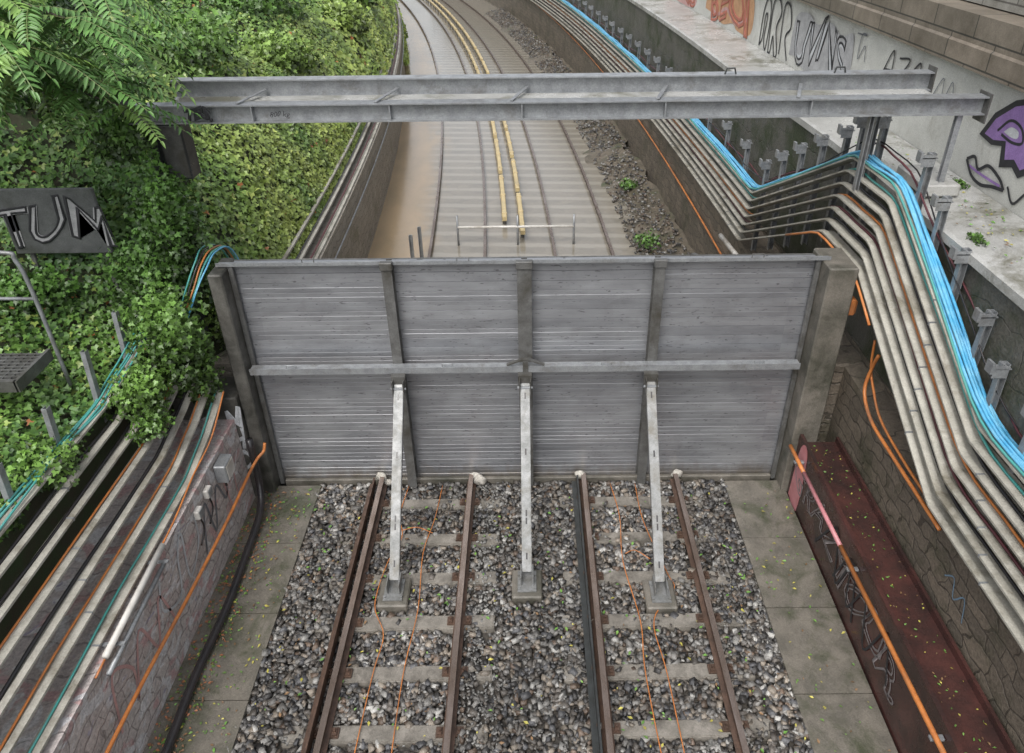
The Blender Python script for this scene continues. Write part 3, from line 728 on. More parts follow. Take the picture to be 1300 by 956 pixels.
def bracket(loc,rot=0.,mesh=bm_long,h=1.85,head=True,tilt=0,label="galvanised bracket upright rising above the cable trays"):
    o=reg(D.objects.new("cable_bracket",mesh),label=label,cat="cable bracket",group="galvanised bracket uprights"); o.location=loc; o.rotation_euler=(tilt,0,rot)
    if head:
        c=reg(D.objects.new("head_bracket",hm),parent=o); c.location=(0,0,h-.06)
for Y in [3.4,4.3,5.1,5.75,6.35,6.95,7.6,8.25,8.85,9.9,10.35,10.8,11.4,12.0,12.6,13.3]+list(np.arange(14.5,60,1.45)):
    x,y,z=pt(Y,min(latR(Y,1)+.23,upR(Y)-.07),zbR(Y)+hR(Y)-1.2)
    bracket((x,y,z),-math.atan(slope(Y)),tilt=random.uniform(-.05,.05))

# ------------------------------------------------------------------ left side
wallL=sweep("retaining_wall",lambda Y:[(-4.44,-.5),(-5.6,-.5),(-5.6,1.62),(-4.44,1.62)],yr(1.5,8.84,1.2),'stoneL',label="low stone wall covered with faded pink and white graffiti",cat="retaining wall")
sweep("retaining_wall",lambda Y:[(-4.06,-.5),(-5.4,-.5),(-5.4,2.15),(-4.06,2.15)],yr(9.56,92,1.5),'stoneF',label="wet stone wall rising out of flood water",cat="retaining wall")
L_=((0,1,0),(0,0,1))
for yy,zz,mm,pts in ((5.3,.95,'p_pink',[(-.7,-.3),(-.5,.4),(-.2,.1),(-.3,-.3),(.1,.35),(.3,-.2),(.6,.3),(.75,-.3)]),
                  (6.5,1.1,'p_white',[(-.5,.3),(-.6,-.1),(-.2,-.3),(0,.2),(.2,.35),(.1,-.3),(.5,-.1),(.6,.3)]),
                  (7.6,.95,'p_grey',[(-.5,-.3),(-.2,.35),(-.1,-.25),(.2,.3),(.4,-.1),(.6,.35)]),
                  (8.3,.9,'p_pink',[(-.2,-.4),(-.25,.35),(.1,.4),(.05,-.3),(.3,-.4)])):
    ribbon("graffiti",pts,.04,(-4.436,yy,zz),L_[0],L_[1],mm,wallL)
def zbL(Y): return float(np.interp(Y,[1.5,7.4,8.2,9.3],[1.68,1.70,1.86,2.4]))
def latL(Y,f):
    b=float(np.interp(Y,[1.5,8.2,9.3],[-4.50,-4.50,-4.42])); s=float(np.interp(Y,[1.5,8,9.3],[.80,.75,.55])); return b-s*f
def hhL(Y): return float(np.interp(Y,[1.5,8,9.3],[1.30,1.20,1.15]))
YtL=[1.6,4.5,7.36,7.44,8.2,8.8]
for i in range(7):
    f=i/6
    def prof(Y,f=f):
        l=latL(Y,f);z=zbL(Y)+hhL(Y)*f
        return [(l,z),(l-.14,z),(l-.14,z+.010),(l-.070,z+.010),(l-.070,z+.034),(l,z+.030)]
    t=sweep("cable_tray",prof,YtL,'tray',label="pale cable tray running along overgrown wall top",cat="cable tray",group="cable trays on the overgrown side")
    for Yc in np.arange(3.0+.25*i,7.3,1.9):
        l=latL(Yc,f);z=zbL(Yc)+hhL(Yc)*f
        c=box("joint_clip",l-.074,l+.005,Yc-.010,Yc+.010,z-.005,z+.038,'galv',0); c.parent=t
for l,z in ((-4.10,2.155),(-4.30,2.30),(-4.46,2.52)):
    sweep("cable_tray",lambda Y:[(l,z),(l-.12,z),(l-.12,z+.015),(l-.06,z+.015),(l-.06,z+.05),(l,z+.045)],yr(9.7,60,1.5),'tray',label="pale tray rail along the flooded wall top",cat="cable tray",group="tray rails on the far wall")
tube_obj("cable",[pt(Y,-4.20,2.24) for Y in yr(10,60,1.5)],.02,'maroon',6,label="maroon cable along the flooded wall top",cat="cable")
tube_obj("cable",[pt(Y,-4.38,2.38) for Y in yr(10,60,1.5)],.02,'black',6,label="black cable along the flooded wall top",cat="cable")
hrf=empty("handrail",pt(14,-4.02,1.6),label="grey pipe rail fixed along the flooded wall face",cat="handrail")
V,F=tube([pt(Y,-4.0,1.75) for Y in yr(10,55,1.5)],.022,6); under(mesh_obj("tube_rail",V,F,'galv',smooth=True),hrf)
YcL=[1.6,2.6,3.6,4.6,5.6,6.5,7.4,7.8,8.2,8.5,8.8]
def cableL(f,dl,dz,r,m,label,Y0=1.6,Y1=8.8,wob=.014,ph=0):
    P=[pt(Y,latL(Y,f)-dl+wob*math.sin(Y*1.7+ph),zbL(Y)+hhL(Y)*f+dz+wob*math.sin(Y*2.3+ph*2)) for Y in YcL if Y0<=Y<=Y1]
    tube_obj("cable",smooth_path(P,3),r,m,8,label=label,cat="cable",group="cables on the overgrown side")
for j,(dl,dz) in enumerate([(.03,.055),(.08,.055),(.13,.055),(.18,.045)]): cableL(1,dl,dz,.013,'teal',"thin teal cable on the upper tray under ivy",ph=j,wob=.028)
cableL(0,.11,.03,.013,'teal',"teal cable on the lowest tray",ph=1)
cableL(1/6,.11,.03,.013,'orange',"orange cable on a lower tray",ph=2)
cableL(3/6,.11,.03,.013,'orange',"orange cable on a middle tray",ph=3)
cableL(4/6,.11,.03,.02,'black',"black cable on a middle tray",ph=5)
cableL(5/6,.11,.03,.02,'black',"black cable on a tray",ph=6)
cableL(2/6,.11,.03,.02,'black',"black cable on a tray",ph=8)
tube_obj("cable",smooth_path([(-4.42,4.6,1.62),(-4.44,5.6,1.66),(-4.42,6.6,1.74),(-4.46,7.4,1.80),(-4.40,8.0,1.95),(-4.36,8.6,2.3)],6),.013,'orange',6,label="orange cable hung in front of the lowest tray",cat="cable",group="cables on the overgrown side")
for j,m in enumerate(('blue','teal','orange','black','teal')):
    a=-4.40-.035*j; w=random.uniform(-.04,.04)
    tube_obj("cable",smooth_path([(a-.25,8.75,3.4),(a-.10+w,8.95,3.75),(a,9.15,3.98+.02*j),(a+.05+w,9.45,4.08+.02*j),(a+.08,9.9,3.9),(a+.1,10.3,3.0)],5),.012,m,6,label="thin cable arching over beside the gate pillar",cat="cable",group="cables arching over the wall")
for (x,y,z) in ((-5.42,8.35,2.7),(-5.45,7.55,2.6),(-5.45,6.6,2.45),(-5.47,5.7,2.4)):
    bracket((x,y,z),math.pi,mesh=bracket_mesh(1.0,.03),h=1.0,head=False,tilt=.12,label="slim galvanised post sticking out of ivy")
tube_obj("conduit",smooth_path([(-4.08,8.86,1.15),(-4.10,8.80,1.04),(-4.18,8.70,.97),(-4.24,8.4,.90),(-4.26,7.5,.86),(-4.28,6.2,.90),(-4.30,4.8,.98),(-4.30,2.5,1.05)],5),.024,'orange',8,label="orange conduit running along tagged stone wall",cat="conduit")
tube_obj("pipe",smooth_path([(-4.26,8.76,1.3),(-4.24,8.68,.5),(-4.18,8.3,.2),(-4.16,7.4,.13),(-4.13,6.6,.13),(-4.17,5.6,.13),(-4.14,4.5,.13),(-4.16,2.5,.13)],5),.056,'black',10,label="thick black pipe at the foot of the wall",cat="pipe")
e=empty("white_pipe",(-4.36,5.5,1.8),label="pair of pale metal pipes on brackets before cable trays",cat="pipe")
V,F=tube([(-4.36,4.75,1.74),(-4.36,6.2,1.80)],.035,10); under(mesh_obj("pipe_body",V,F,'whitep',smooth=True),e)
V,F=tube([(-4.32,4.65,1.60),(-4.32,6.1,1.66)],.028,10); under(mesh_obj("pipe_body",V,F,'galv',smooth=True),e)
for y in (4.95,6.05):
    V,F=bar((-4.6,y,1.66),(-4.26,y,1.69),.04,.02); under(mesh_obj("arm",V,F,'galv'),e)
for (y,z) in ((7.15,1.38),(7.5,1.42)):
    e=box("junction_box",-4.435,-4.36,y-.07,y+.07,z-.07,z+.07,'whitep',.012,label="small white junction box on the stone wall",cat="junction box",group="junction boxes")
    l=box("lid",-4.359,-4.35,y-.055,y+.055,z-.055,z+.055,'galv',.003); l.parent=e
    V,F=tube(smooth_path([(-4.40,y,z-.07),(-4.40,y+.02,z-.3),(-4.41,y-.15,z-.45)],4),.012,6); o=mesh_obj("lead",V,F,'black',smooth=True); o.parent=e
e=box("electrical_box",-4.43,-4.26,7.85,8.15,1.25,1.55,'galv',.015,label="grey electrical box with cable fittings on the wall",cat="electrical box")
l=box("door",-4.259,-4.25,7.88,8.12,1.28,1.52,'whitep',.004); l.parent=e
for yy in (7.92,8.0,8.08):
    V,F=tube([(-4.34,yy,1.25),(-4.34,yy,1.15)],.018,8); o=mesh_obj("gland",V,F,'black',smooth=True); o.parent=e

# ------------------------------------------------------------------ overgrown bank
def edgeL(Y):
    e=5.42-.87*sm(8.6,10.8,Y)
    return e-.5*sm(32,42,Y)
def bankz(Y,lat):
    d=-lat-edgeL(Y)
    near=2.72+.30*max(d,0)
    if d>2.2: near+=.25*(d-2.2)
    b0=2.3-1.9*sm(32,42,Y)
    far=b0+(2.7+1.9*sm(32,42,Y))*(1-math.exp(-max(d,0)/.9))+.13*max(d,0)
    s=sm(9.0,12.2,Y)
    z=near*(1-s)+far*s
    z+=(.28*float(wav(lat*.9,Y*.8,0,.9))+.12*float(wav(lat*2.3,Y*2.1)))*min(1,max(d,0)*1.2)*(.35+.65*s)
    return z
Ys=yr(1.5,30,.4)+yr(31,95,1.2)
ds=[0,.08,.16,.28,.42,.6,.8,1.05,1.4,1.8,2.3,3,4,5.5,7.5,10,14,20,30]
V=[];F=[];k=len(ds)+1
for Y in Ys:
    e0=edgeL(Y); V.append(pt(Y,-e0,0.0 if Y>30 else 1.7))
    for d in ds: V.append(pt(Y,-e0-d,bankz(Y,-e0-d)))
for i in range(len(Ys)-1):
    for j in range(k-1):
        a=i*k+j; F.append((a,a+k,a+k+1,a+1))
mesh_obj("embankment_ground",V,F,'bank',smooth=True,kind="structure")

def ivy_patch(name,n,Y0,Y1,dmax,size,pw,label,bright=1.,lift=.12,cat="ivy"):
    Yv=Y0+(Y1-Y0)*rng.random(n); dv=dmax*rng.random(n)**pw
    P=np.zeros((n,3));Nn=np.zeros((n,3))
    for i in range(n):
        Y=Yv[i]; lat=-edgeL(Y)-dv[i]
        z=bankz(Y,lat); z2=bankz(Y,lat-.1); z3=bankz(Y+.15,lat)
        s=(z2-z)/.1
        P[i]=pt(Y,lat,z); Nn[i]=(s,-(z3-z)/.15,1)
    Nn=norm(Nn)
    P+=Nn*rng.uniform(0,lift,n)[:,None]
    Nn=norm(Nn+rng.normal(0,.42,(n,3))+np.array([.1,-.25,.25]))
    U=rng.normal(0,1,(n,3))+np.array([.5,-.3,-.9])
    U=norm(U-Nn*(U*Nn).sum(1)[:,None])
    w=wav(P[:,0]*.8,P[:,1]*.6,P[:,2])
    base=np.array([.125,.235,.045]); yel=np.array([.34,.40,.10]); dk=np.array([.052,.118,.028])
    t=np.clip((w+.5)*1.0+rng.normal(0,.28,n),0,1)[:,None]
    C=dk*(1-t)+base*t
    rightness=np.clip(1-dv/3.2,0,1)*np.clip((Yv-10.5)/3,0,1)
    ty=np.clip(rightness*.95*(.6+.5*wav(P[:,0]*2,P[:,1]*1.4))+ (rng.random(n)<.07)*.5,0,1)[:,None]
    C=C*(1-ty)+yel*ty
    C=C*rng.uniform(.65,1.35,(n,1))*bright
    red=rng.random(n)<.006; C[red]=(.32,.12,.04)
    S=size*rng.uniform(.6,1.25,n)
    leaves(name,P,U,Nn,S,S,C,kind="stuff",label=label,cat=cat)
ivy_patch("ivy",16000,3.2,10.8,3.8,.085,1.1,"dense green ivy carpeting the near slope",lift=.2)
ivy_patch("ivy",52000,10.0,26,8.5,.105,1.9,"dense green ivy hedge covering the bank above the wall")
ivy_patch("ivy",24000,24,52,12,.17,1.7,"green and yellowish ivy further along the bank",lift=.25,bright=1.1)
ivy_patch("ivy",11000,48,90,18,.35,1.6,"distant green hedge along the curved bank",lift=.4,bright=1.1)

def clump(name,c,rad,n,size,label,col=(.12,.23,.045),cat="bush",shape=IVY,faces=IVYF):
    c=np.array(c)
    v=norm(rng.normal(0,1,(n,3))); rr=rng.random(n)**.45
    bumpy=1+.45*wav(v[:,0]*3+c[0],v[:,1]*3+c[1],v[:,2]*3)
    P=c+v*np.array(rad)*(rr*bumpy)[:,None]
    Nn=norm(v*.6+rng.normal(0,.45,(n,3))+np.array([0,-.2,.6]))
    U=rng.normal(0,1,(n,3))+np.array([0,-.2,-.8])
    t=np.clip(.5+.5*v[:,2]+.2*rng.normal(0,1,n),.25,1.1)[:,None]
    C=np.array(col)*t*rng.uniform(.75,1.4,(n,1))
    S=size*rng.uniform(.55,1.2,n)
    return leaves(name,P,U,Nn,S,S,C,shape=shape,faces=faces,label=label,cat=cat)
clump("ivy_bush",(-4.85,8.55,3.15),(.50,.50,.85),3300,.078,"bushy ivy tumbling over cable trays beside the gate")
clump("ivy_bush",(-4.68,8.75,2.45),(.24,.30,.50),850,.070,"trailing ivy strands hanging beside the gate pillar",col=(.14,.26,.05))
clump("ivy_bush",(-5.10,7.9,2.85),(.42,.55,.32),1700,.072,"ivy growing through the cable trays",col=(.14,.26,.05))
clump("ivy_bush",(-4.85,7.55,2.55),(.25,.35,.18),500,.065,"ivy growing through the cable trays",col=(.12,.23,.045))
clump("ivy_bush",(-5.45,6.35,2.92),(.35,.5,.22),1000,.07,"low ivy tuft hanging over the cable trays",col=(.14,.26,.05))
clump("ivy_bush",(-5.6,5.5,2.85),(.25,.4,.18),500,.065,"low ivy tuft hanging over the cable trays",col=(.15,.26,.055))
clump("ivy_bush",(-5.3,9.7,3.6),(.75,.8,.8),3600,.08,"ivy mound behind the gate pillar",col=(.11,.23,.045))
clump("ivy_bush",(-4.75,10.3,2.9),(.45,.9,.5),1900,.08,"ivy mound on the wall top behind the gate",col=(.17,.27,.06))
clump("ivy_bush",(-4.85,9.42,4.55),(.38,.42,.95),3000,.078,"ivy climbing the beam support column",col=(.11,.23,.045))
clump("ivy_bush",(-5.1,9.25,5.75),(.40,.30,.38),1200,.075,"ivy wrapped around the beam end",col=(.12,.24,.05))
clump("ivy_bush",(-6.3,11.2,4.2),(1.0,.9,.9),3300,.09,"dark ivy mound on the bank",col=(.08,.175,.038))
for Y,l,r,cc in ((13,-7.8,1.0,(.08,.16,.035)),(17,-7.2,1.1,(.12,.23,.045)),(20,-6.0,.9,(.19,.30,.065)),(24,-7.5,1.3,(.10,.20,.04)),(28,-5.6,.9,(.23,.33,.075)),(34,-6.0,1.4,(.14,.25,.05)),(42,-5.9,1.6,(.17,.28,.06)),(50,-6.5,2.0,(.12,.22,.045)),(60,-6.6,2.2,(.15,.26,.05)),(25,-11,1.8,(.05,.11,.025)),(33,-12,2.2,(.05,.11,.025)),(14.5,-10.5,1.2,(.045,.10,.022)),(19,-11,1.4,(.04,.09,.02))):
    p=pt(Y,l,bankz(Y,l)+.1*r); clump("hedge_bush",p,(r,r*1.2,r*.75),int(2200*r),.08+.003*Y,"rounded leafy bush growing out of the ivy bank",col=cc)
for Y,l,r in ((15.5,3.4,.3),(17.8,3.3,.35),(22,3.5,.3),(13.2,3.9,.25)):
    clump("weed",pt(Y,l,.4),(r,r*1.5,r*.4),250,.09,"low green weed on the silty shelf",col=(.10,.20,.04),cat="weed",shape=OVAL,faces=OVALF)
for Y,l,z in ((7.9,5.2,4.84),(9.6,5.85,4.88),(14,5.9,4.88)):
    clump("weed",pt(Y,l,z),(.09,.18,.05),130,.05,"tiny weed growing from wall joint",col=(.09,.18,.035),cat="weed",shape=OVAL,faces=OVALF)

# ------------------------------------------------------------------ tree of heaven
tree=empty("tree",(-9.0,9.6,4.6),label="large tree with long feathery pinnate leaves overhanging the bank",cat="tree")
trunk_pts=smooth_path([(-9.0,9.6,3.9),(-8.8,9.4,5.4),(-8.4,9.2,7.0),(-8.2,9.0,8.6),(-8.3,8.9,10.5)],5)
V,F=tube(trunk_pts,np.linspace(.2,.08,len(trunk_pts)),10); under(mesh_obj("trunk",V,F,'bark',smooth=True),tree)
tips=[]
limb_specs=[((-8.6,9.3,6.6),(-6.7,8.7,7.1),(-4.7,8.4,6.6)),((-8.4,9.2,6.8),(-6.6,8.8,7.5),(-4.5,8.9,6.9)),
 ((-8.3,9.1,7.6),(-7.0,7.8,7.9),(-4.8,7.6,7.1)),((-8.5,9.4,6.6),(-7.2,9.3,6.9),(-4.75,8.8,6.25)),((-8.2,9.0,8.2),(-6.6,9.0,8.3),(-4.5,8.6,7.5)),
 ((-8.4,9.2,7.2),(-7.2,8.4,7.3),(-5.6,8.1,6.95)),((-8.6,9.6,6.6),(-8.0,10.4,7.0),(-7.0,10.8,6.7)),((-8.6,9.3,7.0),(-7.7,8.0,7.2),(-6.2,7.6,6.9)),
 ((-8.6,9.3,6.9),(-7.3,9.3,7.4),(-5.4,9.4,7.1)),((-8.3,9.2,7.8),(-6.5,8.2,7.9),(-4.6,8.0,7.3)),((-8.5,9.3,6.6),(-7.0,9.1,6.9),(-5.5,9.0,6.5))]
for a,b,c in limb_specs:
    P=smooth_path([a,b,c],6); V,F=tube(P,np.linspace(.055,.010,len(P)),7); under(mesh_obj("limb",V,F,'bark',smooth=True),tree)
    for f in np.linspace(.35,1.0,9): tips.append((P[int(f*(len(P)-1))],np.array(c)-np.array(b)))
LP=[];LU=[];LN=[];LL=[];LW=[];LC=[];rach=[]
for tp,dr in tips:
    for q in range(5):
        ang=rng.uniform(0,6.28); d=np.array([math.cos(ang),math.sin(ang)-.25,rng.uniform(-.1,.5)])+.6*dr/np.linalg.norm(dr)
        d/=np.linalg.norm(d); L=rng.uniform(.6,.95); npair=int(L/.050)
        droop=rng.uniform(.4,1.1)
        pts=[tp+d*L*s+np.array([0,0,-droop*L*.55*s*s]) for s in np.linspace(0,1,9)]
        rach.append(pts)
        hue=rng.uniform(.65,1.15); shade=np.array([.115,.245,.06])*hue
        if rng.random()<.3: shade=np.array([.18,.31,.07])*hue
        for kx in range(2,npair):
            s=kx/npair; p=tp+d*L*s+np.array([0,0,-droop*L*.55*s*s]); t=d*L+np.array([0,0,-droop*L*1.1*s]); t/=np.linalg.norm(t)
            side=np.cross(t,[0,0,1.]); side/=np.linalg.norm(side)+1e-9; nrm=np.cross(side,t)
            for sg in (-1,1):
                u=side*sg*1.0+t*.38+np.array([0,0,-.30])+rng.normal(0,.10,3)
                LP.append(p);LU.append(u);LN.append(nrm+rng.normal(0,.18,3))
                ll=.145*(1-.45*abs(s-.45))*rng.uniform(.85,1.15); LL.append(ll);LW.append(ll*.34); LC.append(shade*rng.uniform(.8,1.2))
        LP.append(pts[-1]);LU.append(t);LN.append(nrm);LL.append(.12);LW.append(.04);LC.append(shade)
o=leaves("crown",np.array(LP),np.array(LU),np.array(LN),np.array(LL),np.array(LW),np.array(LC),shape=LANCE,faces=LANCEF)
under(o,tree)
under(multi("leaf_stalks",[tube(p,.0045,3,False) for p in rach],'stalk'),tree)

# ------------------------------------------------------------------ overhead steel beam assembly
gan=empty("overhead_gantry",(0,9.5,6.0),label="pair of galvanised steel beams spanning the cutting above the gate",cat="steel gantry")
def ibeam_prof(yc,z0,z1,w,t=.016):
    return [(yc-w/2,z0),(yc+w/2,z0),(yc+w/2,z0+t),(yc+t/2,z0+t),(yc+t/2,z1-t),(yc+w/2,z1-t),(yc+w/2,z1),(yc-w/2,z1),(yc-w/2,z1-t),(yc-t/2,z1-t),(yc-t/2,z0+t),(yc-w/2,z0+t)]
V,F=prism_x(ibeam_prof(9.35,5.90,6.12,.20),-4.95,5.66); under(mesh_obj("front_beam",V,F,'galv'),gan)
V,F=prism_x(ibeam_prof(9.90,6.07,6.30,.20),-4.55,5.20); under(mesh_obj("rear_beam",V,F,'galv'),gan)
V,F=prism_x([(9.455,6.085),(9.795,6.085),(9.795,6.10),(9.455,6.10)],-4.5,5.1); under(mesh_obj("deck_plate",V,F,'concreteL'),gan)
for x in (-3.45,-1.75,-.08,1.72,3.45):
    V,F=bar((x-.12,9.30,6.135),(x+.08,9.86,6.17),.045,.012); under(mesh_obj("crossbar",V,F,'galv'),gan)
for x in (-3.4,-1.7,-.07,1.7,3.5):
    under(box("web_stiffener",x-.008,x+.008,9.26,9.34,5.918,6.102,'galv',0),gan)
under(box("end_plate",5.662,5.68,9.22,9.50,5.80,6.16,'galvd',.003),gan)
under(box("end_plate",5.205,5.222,9.80,10.02,6.0,6.36,'galvd',.003),gan)
under(box("end_plate",-4.97,-4.952,9.22,9.50,5.82,6.18,'galvd',.003),gan)
for x in (2.6,4.0):
    V,F=tube([(x-.07,9.85,6.30),(x-.05,9.85,6.37),(x+.05,9.85,6.37),(x+.07,9.85,6.30)],.012,6); under(mesh_obj("lifting_lug",V,F,'dark'),gan)
o=text_mesh("marking","800 kg",.09,(-3.05,9.246,6.01),XZ[0],XZ[1],'p_black',None); under(o,gan)
o=text_mesh("graffiti","TES.",.2,(-4.05,9.246,6.01),XZ[0],XZ[1],'p_black',None,outline=.012); under(o,gan)
e=empty("beam_support",(-4.85,9.9,3.0),label="dark steel support column and cabinet under beam end",cat="support column")
V,F=hpost(-4.85,.12,2.6,5.895,9.5,9.62); under(mesh_obj("column",V,F,'dark'),e)
under(box("cabinet",-4.9,-4.5,9.65,9.95,5.05,5.80,'dark',.015),e)
under(box("cabinet_door",-4.88,-4.52,9.635,9.649,5.08,5.77,'galvd',.004),e)
for x,y,h in ((4.32,9.37,.99),(4.62,9.85,1.05)):
    mm=bracket_mesh(h,.028); mm.name="support_post"; o=reg(D.objects.new("support_post",mm),label="galvanised channel post under the beam above cable trays",cat="support post",group="posts under the beam")
    o.location=(x,y,4.90)
box("bearing_block",5.15,5.62,9.2,10.05,4.86,5.02,'concreteL',.02,label="low concrete bearing block on ledge under beam end",cat="concrete block")
V,F=hpost(5.40,.07,5.02,5.895,9.31,9.38); mesh_obj("support_post",V,F,'galv',label="short steel stub post holding the beam end",cat="support post",group="posts under the beam")

# ------------------------------------------------------------------ board, railing on the left
bd=box("sign_board",-7.25,-5.9,9.62,9.68,4.0,4.95,'board',.01,label="grey board with pale lettered tag standing in foliage",cat="board")
text_mesh("graffiti","TUM",.80,(-6.57,9.610,4.42),XZ[0],XZ[1],'p_pale',bd,sx=.95,offset=.012)
text_mesh("graffiti","TUM",.84,(-6.57,9.604,4.42),XZ[0],XZ[1],'p_black',bd,outline=.016,sx=.95)
for x in (-7.1,-6.05):
    l=box("leg",x-.03,x+.03,9.69,9.74,2.9,4.9,'galvd',.005); l.parent=bd
clump("ivy_bush",(-7.0,9.2,3.65),(.7,.4,.25),1100,.08,"ivy growing up around the tagged board",col=(.11,.23,.045))
hr=empty("handrail",(-5.9,7.8,3.1),label="grey tubular handrail at steps on the bank",cat="handrail")
V,F=tube(smooth_path([(-5.88,7.8,3.0),(-5.88,7.8,4.3),(-5.93,7.8,4.75),(-6.1,7.8,4.86),(-7.6,7.8,4.9)],5),.025,8); under(mesh_obj("top_tube",V,F,'galv',smooth=True),hr)
V,F=tube([(-5.89,7.8,4.25),(-7.6,7.8,4.28)],.022,8); under(mesh_obj("middle_tube",V,F,'galv',smooth=True),hr)
V,F=tube([(-7.2,7.8,3.0),(-7.2,7.8,4.88)],.026,8); under(mesh_obj("upright",V,F,'galv',smooth=True),hr)
pf=[]
for i in range(9): pf.append((boxv(-7.3,-6.0,7.15+i*.07,7.17+i*.07,3.48,3.53),BF))
for i in range(14): pf.append((boxv(-7.3+i*.1,-7.29+i*.1,7.14,7.76,3.485,3.525),BF))
pf.append((boxv(-7.35,-5.97,7.08,7.12,3.4,3.55),BF)); pf.append((boxv(-5.99,-5.95,7.08,7.8,3.4,3.55),BF))
multi("grating_platform",pf,'galvd',label="small galvanised grating platform beside the handrail",cat="platform")

# ------------------------------------------------------------------ beyond the gate
def yel(l,Y0,Y1):
    def prof(Y): return [(l-.065,.30),(l-.065,.40),(l-.05,.415),(l+.05,.415),(l+.065,.40),(l+.065,.30)]
    e=sweep("power_rail_cover",prof,yr(Y0,Y1,1.2),'yellow',label="pale yellow power rail cover standing above flood water",cat="power rail cover",group="yellow power rail covers")
    for Y in yr(Y0+.3,Y1-.3,1.4):
        x,y,_=pt(Y,l); s=box("foot",x-.05,x+.05,y-.05,y+.05,.0,.299,'galvd',.006); s.parent=e
        s=box("strap",x-.075,x+.075,y-.035,y+.035,.29,.43,'yellow',.006); s.parent=e
Y=18.6
while Y<80:
    yel(.05,Y,Y+2.9); Y+=3.3
Y=19.6
while Y<80:
    yel(-.42,Y,Y+3.6); Y+=4.0
fr=empty("barrier_frame",(-.3,18.4,0),label="low pale tubular frame standing in flood water",cat="barrier frame")
V,F=tube([(-1.9,18.4,.62),(1.2,18.4,.62)],.035,8); under(mesh_obj("crossbar",V,F,'whitep',smooth=True),fr)
for x in (-1.9,1.2,-.3):
    V,F=tube([(x,18.4,0),(x,18.4,.95)],.03,8); under(mesh_obj("upright",V,F,'galv',smooth=True),fr)
for x,y in ((-2.9,16.8),(-2.75,17.3)):
    o=reg(D.objects.new("marker_post",bracket_mesh(1.1)),label="slim galvanised post standing in the water",cat="marker post",group="posts standing in water"); o.location=(x,y,0)
for x,y in ((3.2,13.2),(3.05,13.0)):
    V,F=bar((x,y,2.2),(x+.45,y-1.6,2.5),.09,.06); mesh_obj("steel_channel",V,F,'galvd',label="loose galvanised channel leaning behind the gate",cat="steel channel")
V,F=tube([pt(11.8,4.0,2.4),pt(14.0,4.0,2.2)],.05,10); mesh_obj("pipe",V,F,'whitep',smooth=True,label="short white pipe bracketed on wall behind gate",cat="pipe")

def wire(pts,m='orange',r=.007):
    tube_obj("ground_cable",smooth_path([(a,b,c+.045) for a,b,c in pts],6),r,m,6,label="thin orange cable snaking over the ballast",cat="cable",group="orange cables on the ballast")
wire([(-2.0,9.05,.02),(-2.05,8.4,.03),(-1.95,7.9,.05),(-2.1,7.4,.03),(-2.15,6.7,.03),(-1.95,6.2,.05),(-2.0,5.6,.03),(-2.05,4,.03)])
wire([(-1.45,9.05,.02),(-1.5,8.3,.03),(-1.6,7.6,.03),(-1.55,6.6,.05),(-1.62,5.6,.03),(-1.6,4,.03)])
wire([(-2.0,8.05,.03),(-1.75,8.1,.05),(-1.5,8.0,.03)])
wire([(1.28,9.05,.02),(1.35,8.3,.03),(1.3,7.4,.05),(1.42,6.4,.03),(1.38,5.6,.05),(1.45,4,.03)])
wire([(1.68,9.05,.02),(1.7,8.2,.04),(1.9,7.2,.04),(1.95,6.9,.03),(1.6,6.4,.03),(1.65,5.6,.03),(1.7,4,.03)])
wire([(1.35,7.55,.04),(1.5,7.6,.05),(1.7,7.45,.03)])

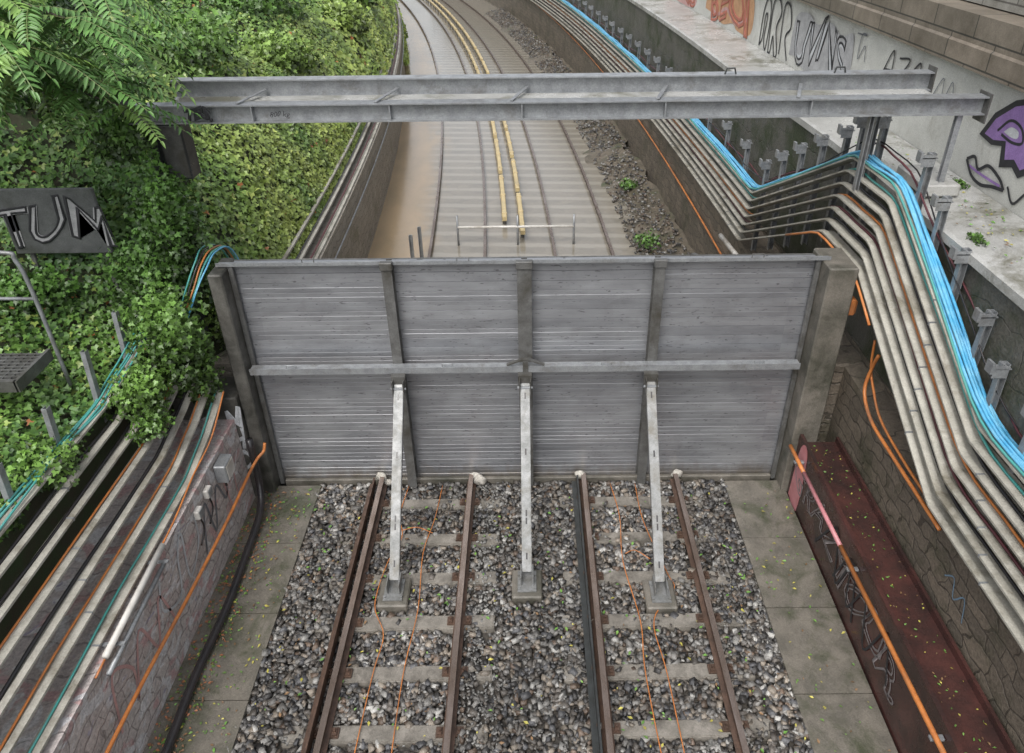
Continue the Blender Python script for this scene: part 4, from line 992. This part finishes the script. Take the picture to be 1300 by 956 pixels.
def fallen(n,x0,x1,y0,y1,z,label,col,size=.045):
    P=np.stack([rng.uniform(x0,x1,n),rng.uniform(y0,y1,n),z+rng.uniform(0,.012,n)],1)
    Nn=norm(np.array([0,0,1.])+rng.normal(0,.25,(n,3))); U=rng.normal(0,1,(n,3)); U[:,2]*=.1
    C=np.array(col)[rng.choice(len(col),n)]*rng.uniform(.7,1.3,(n,1))
    S=size*rng.uniform(.5,1.3,n)
    leaves("fallen_leaves",P,U,Nn,S,S*.8,C,m='dead',shape=OVAL,faces=OVALF,kind="stuff",label=label,cat="fallen leaves")
g=[(.12,.26,.05),(.42,.38,.08),(.20,.12,.06),(.15,.28,.06)]
fallen(380,-4.35,-3.5,3,9,.07,"small leaves fallen on the concrete walkway",g)
fallen(900,-4.42,-3.95,3,9,.075,"leaves gathered at the foot of the wall",[(.34,.13,.06),(.20,.11,.06),(.12,.22,.04)])
fallen(130,3.2,4.05,3,9,.07,"small leaves fallen on the concrete walkway",g)
fallen(560,-3.4,3.1,3,9,.066,"yellow and green leaves lying on ballast",g,.052)
fallen(170,4.17,4.64,3,8.8,1.065,"tiny green leaves on the red steel channel",g,.035)
fallen(260,5.1,5.95,4,12,4.85,"small leaves fallen on the pale ledge",g,.045)

# ------------------------------------------------------------------ light, world, camera
w=D.worlds.new("World"); scene.world=w; w.use_nodes=True; nt=w.node_tree
bg=nt.nodes["Background"]
sky=nt.nodes.new("ShaderNodeTexSky"); sky.sky_type='NISHITA'; sky.sun_disc=False
sky.sun_elevation=math.radians(55); sky.sun_rotation=math.radians(200); sky.air_density=1.0; sky.dust_density=4.0
hs=nt.nodes.new("ShaderNodeHueSaturation"); hs.inputs["Saturation"].default_value=.25; hs.inputs["Value"].default_value=1.6
nt.links.new(sky.outputs[0],hs.inputs["Color"]); nt.links.new(hs.outputs[0],bg.inputs["Color"]); bg.inputs["Strength"].default_value=.15
sun=D.lights.new("sun",'SUN'); sun.energy=1.3; sun.angle=math.radians(25); sun.color=(1,.97,.93)
so=D.objects.new("sun",sun); COL.objects.link(so)
el=math.radians(55); az=math.radians(200)
dirv=Vector((math.sin(az)*math.cos(el),math.cos(az)*math.cos(el),math.sin(el)))
so.rotation_euler=dirv.to_track_quat('Z','Y').to_euler()

cam=D.cameras.new("camera"); co=D.objects.new("camera",cam); COL.objects.link(co)
cam.sensor_width=36; cam.sensor_fit='HORIZONTAL'; cam.lens=941/1300*36
cam.shift_x=-23/1300; cam.shift_y=-45/1300
cam.clip_start=.05; cam.clip_end=800
co.matrix_world=Matrix.Translation((0,0,8.4))@Matrix.Rotation(math.radians(90-31.7),4,'X')@Matrix.Rotation(math.radians(-.63),4,'Z')
scene.camera=co
scene.view_settings.view_transform='Standard'; scene.view_settings.look='None'; scene.view_settings.exposure=0
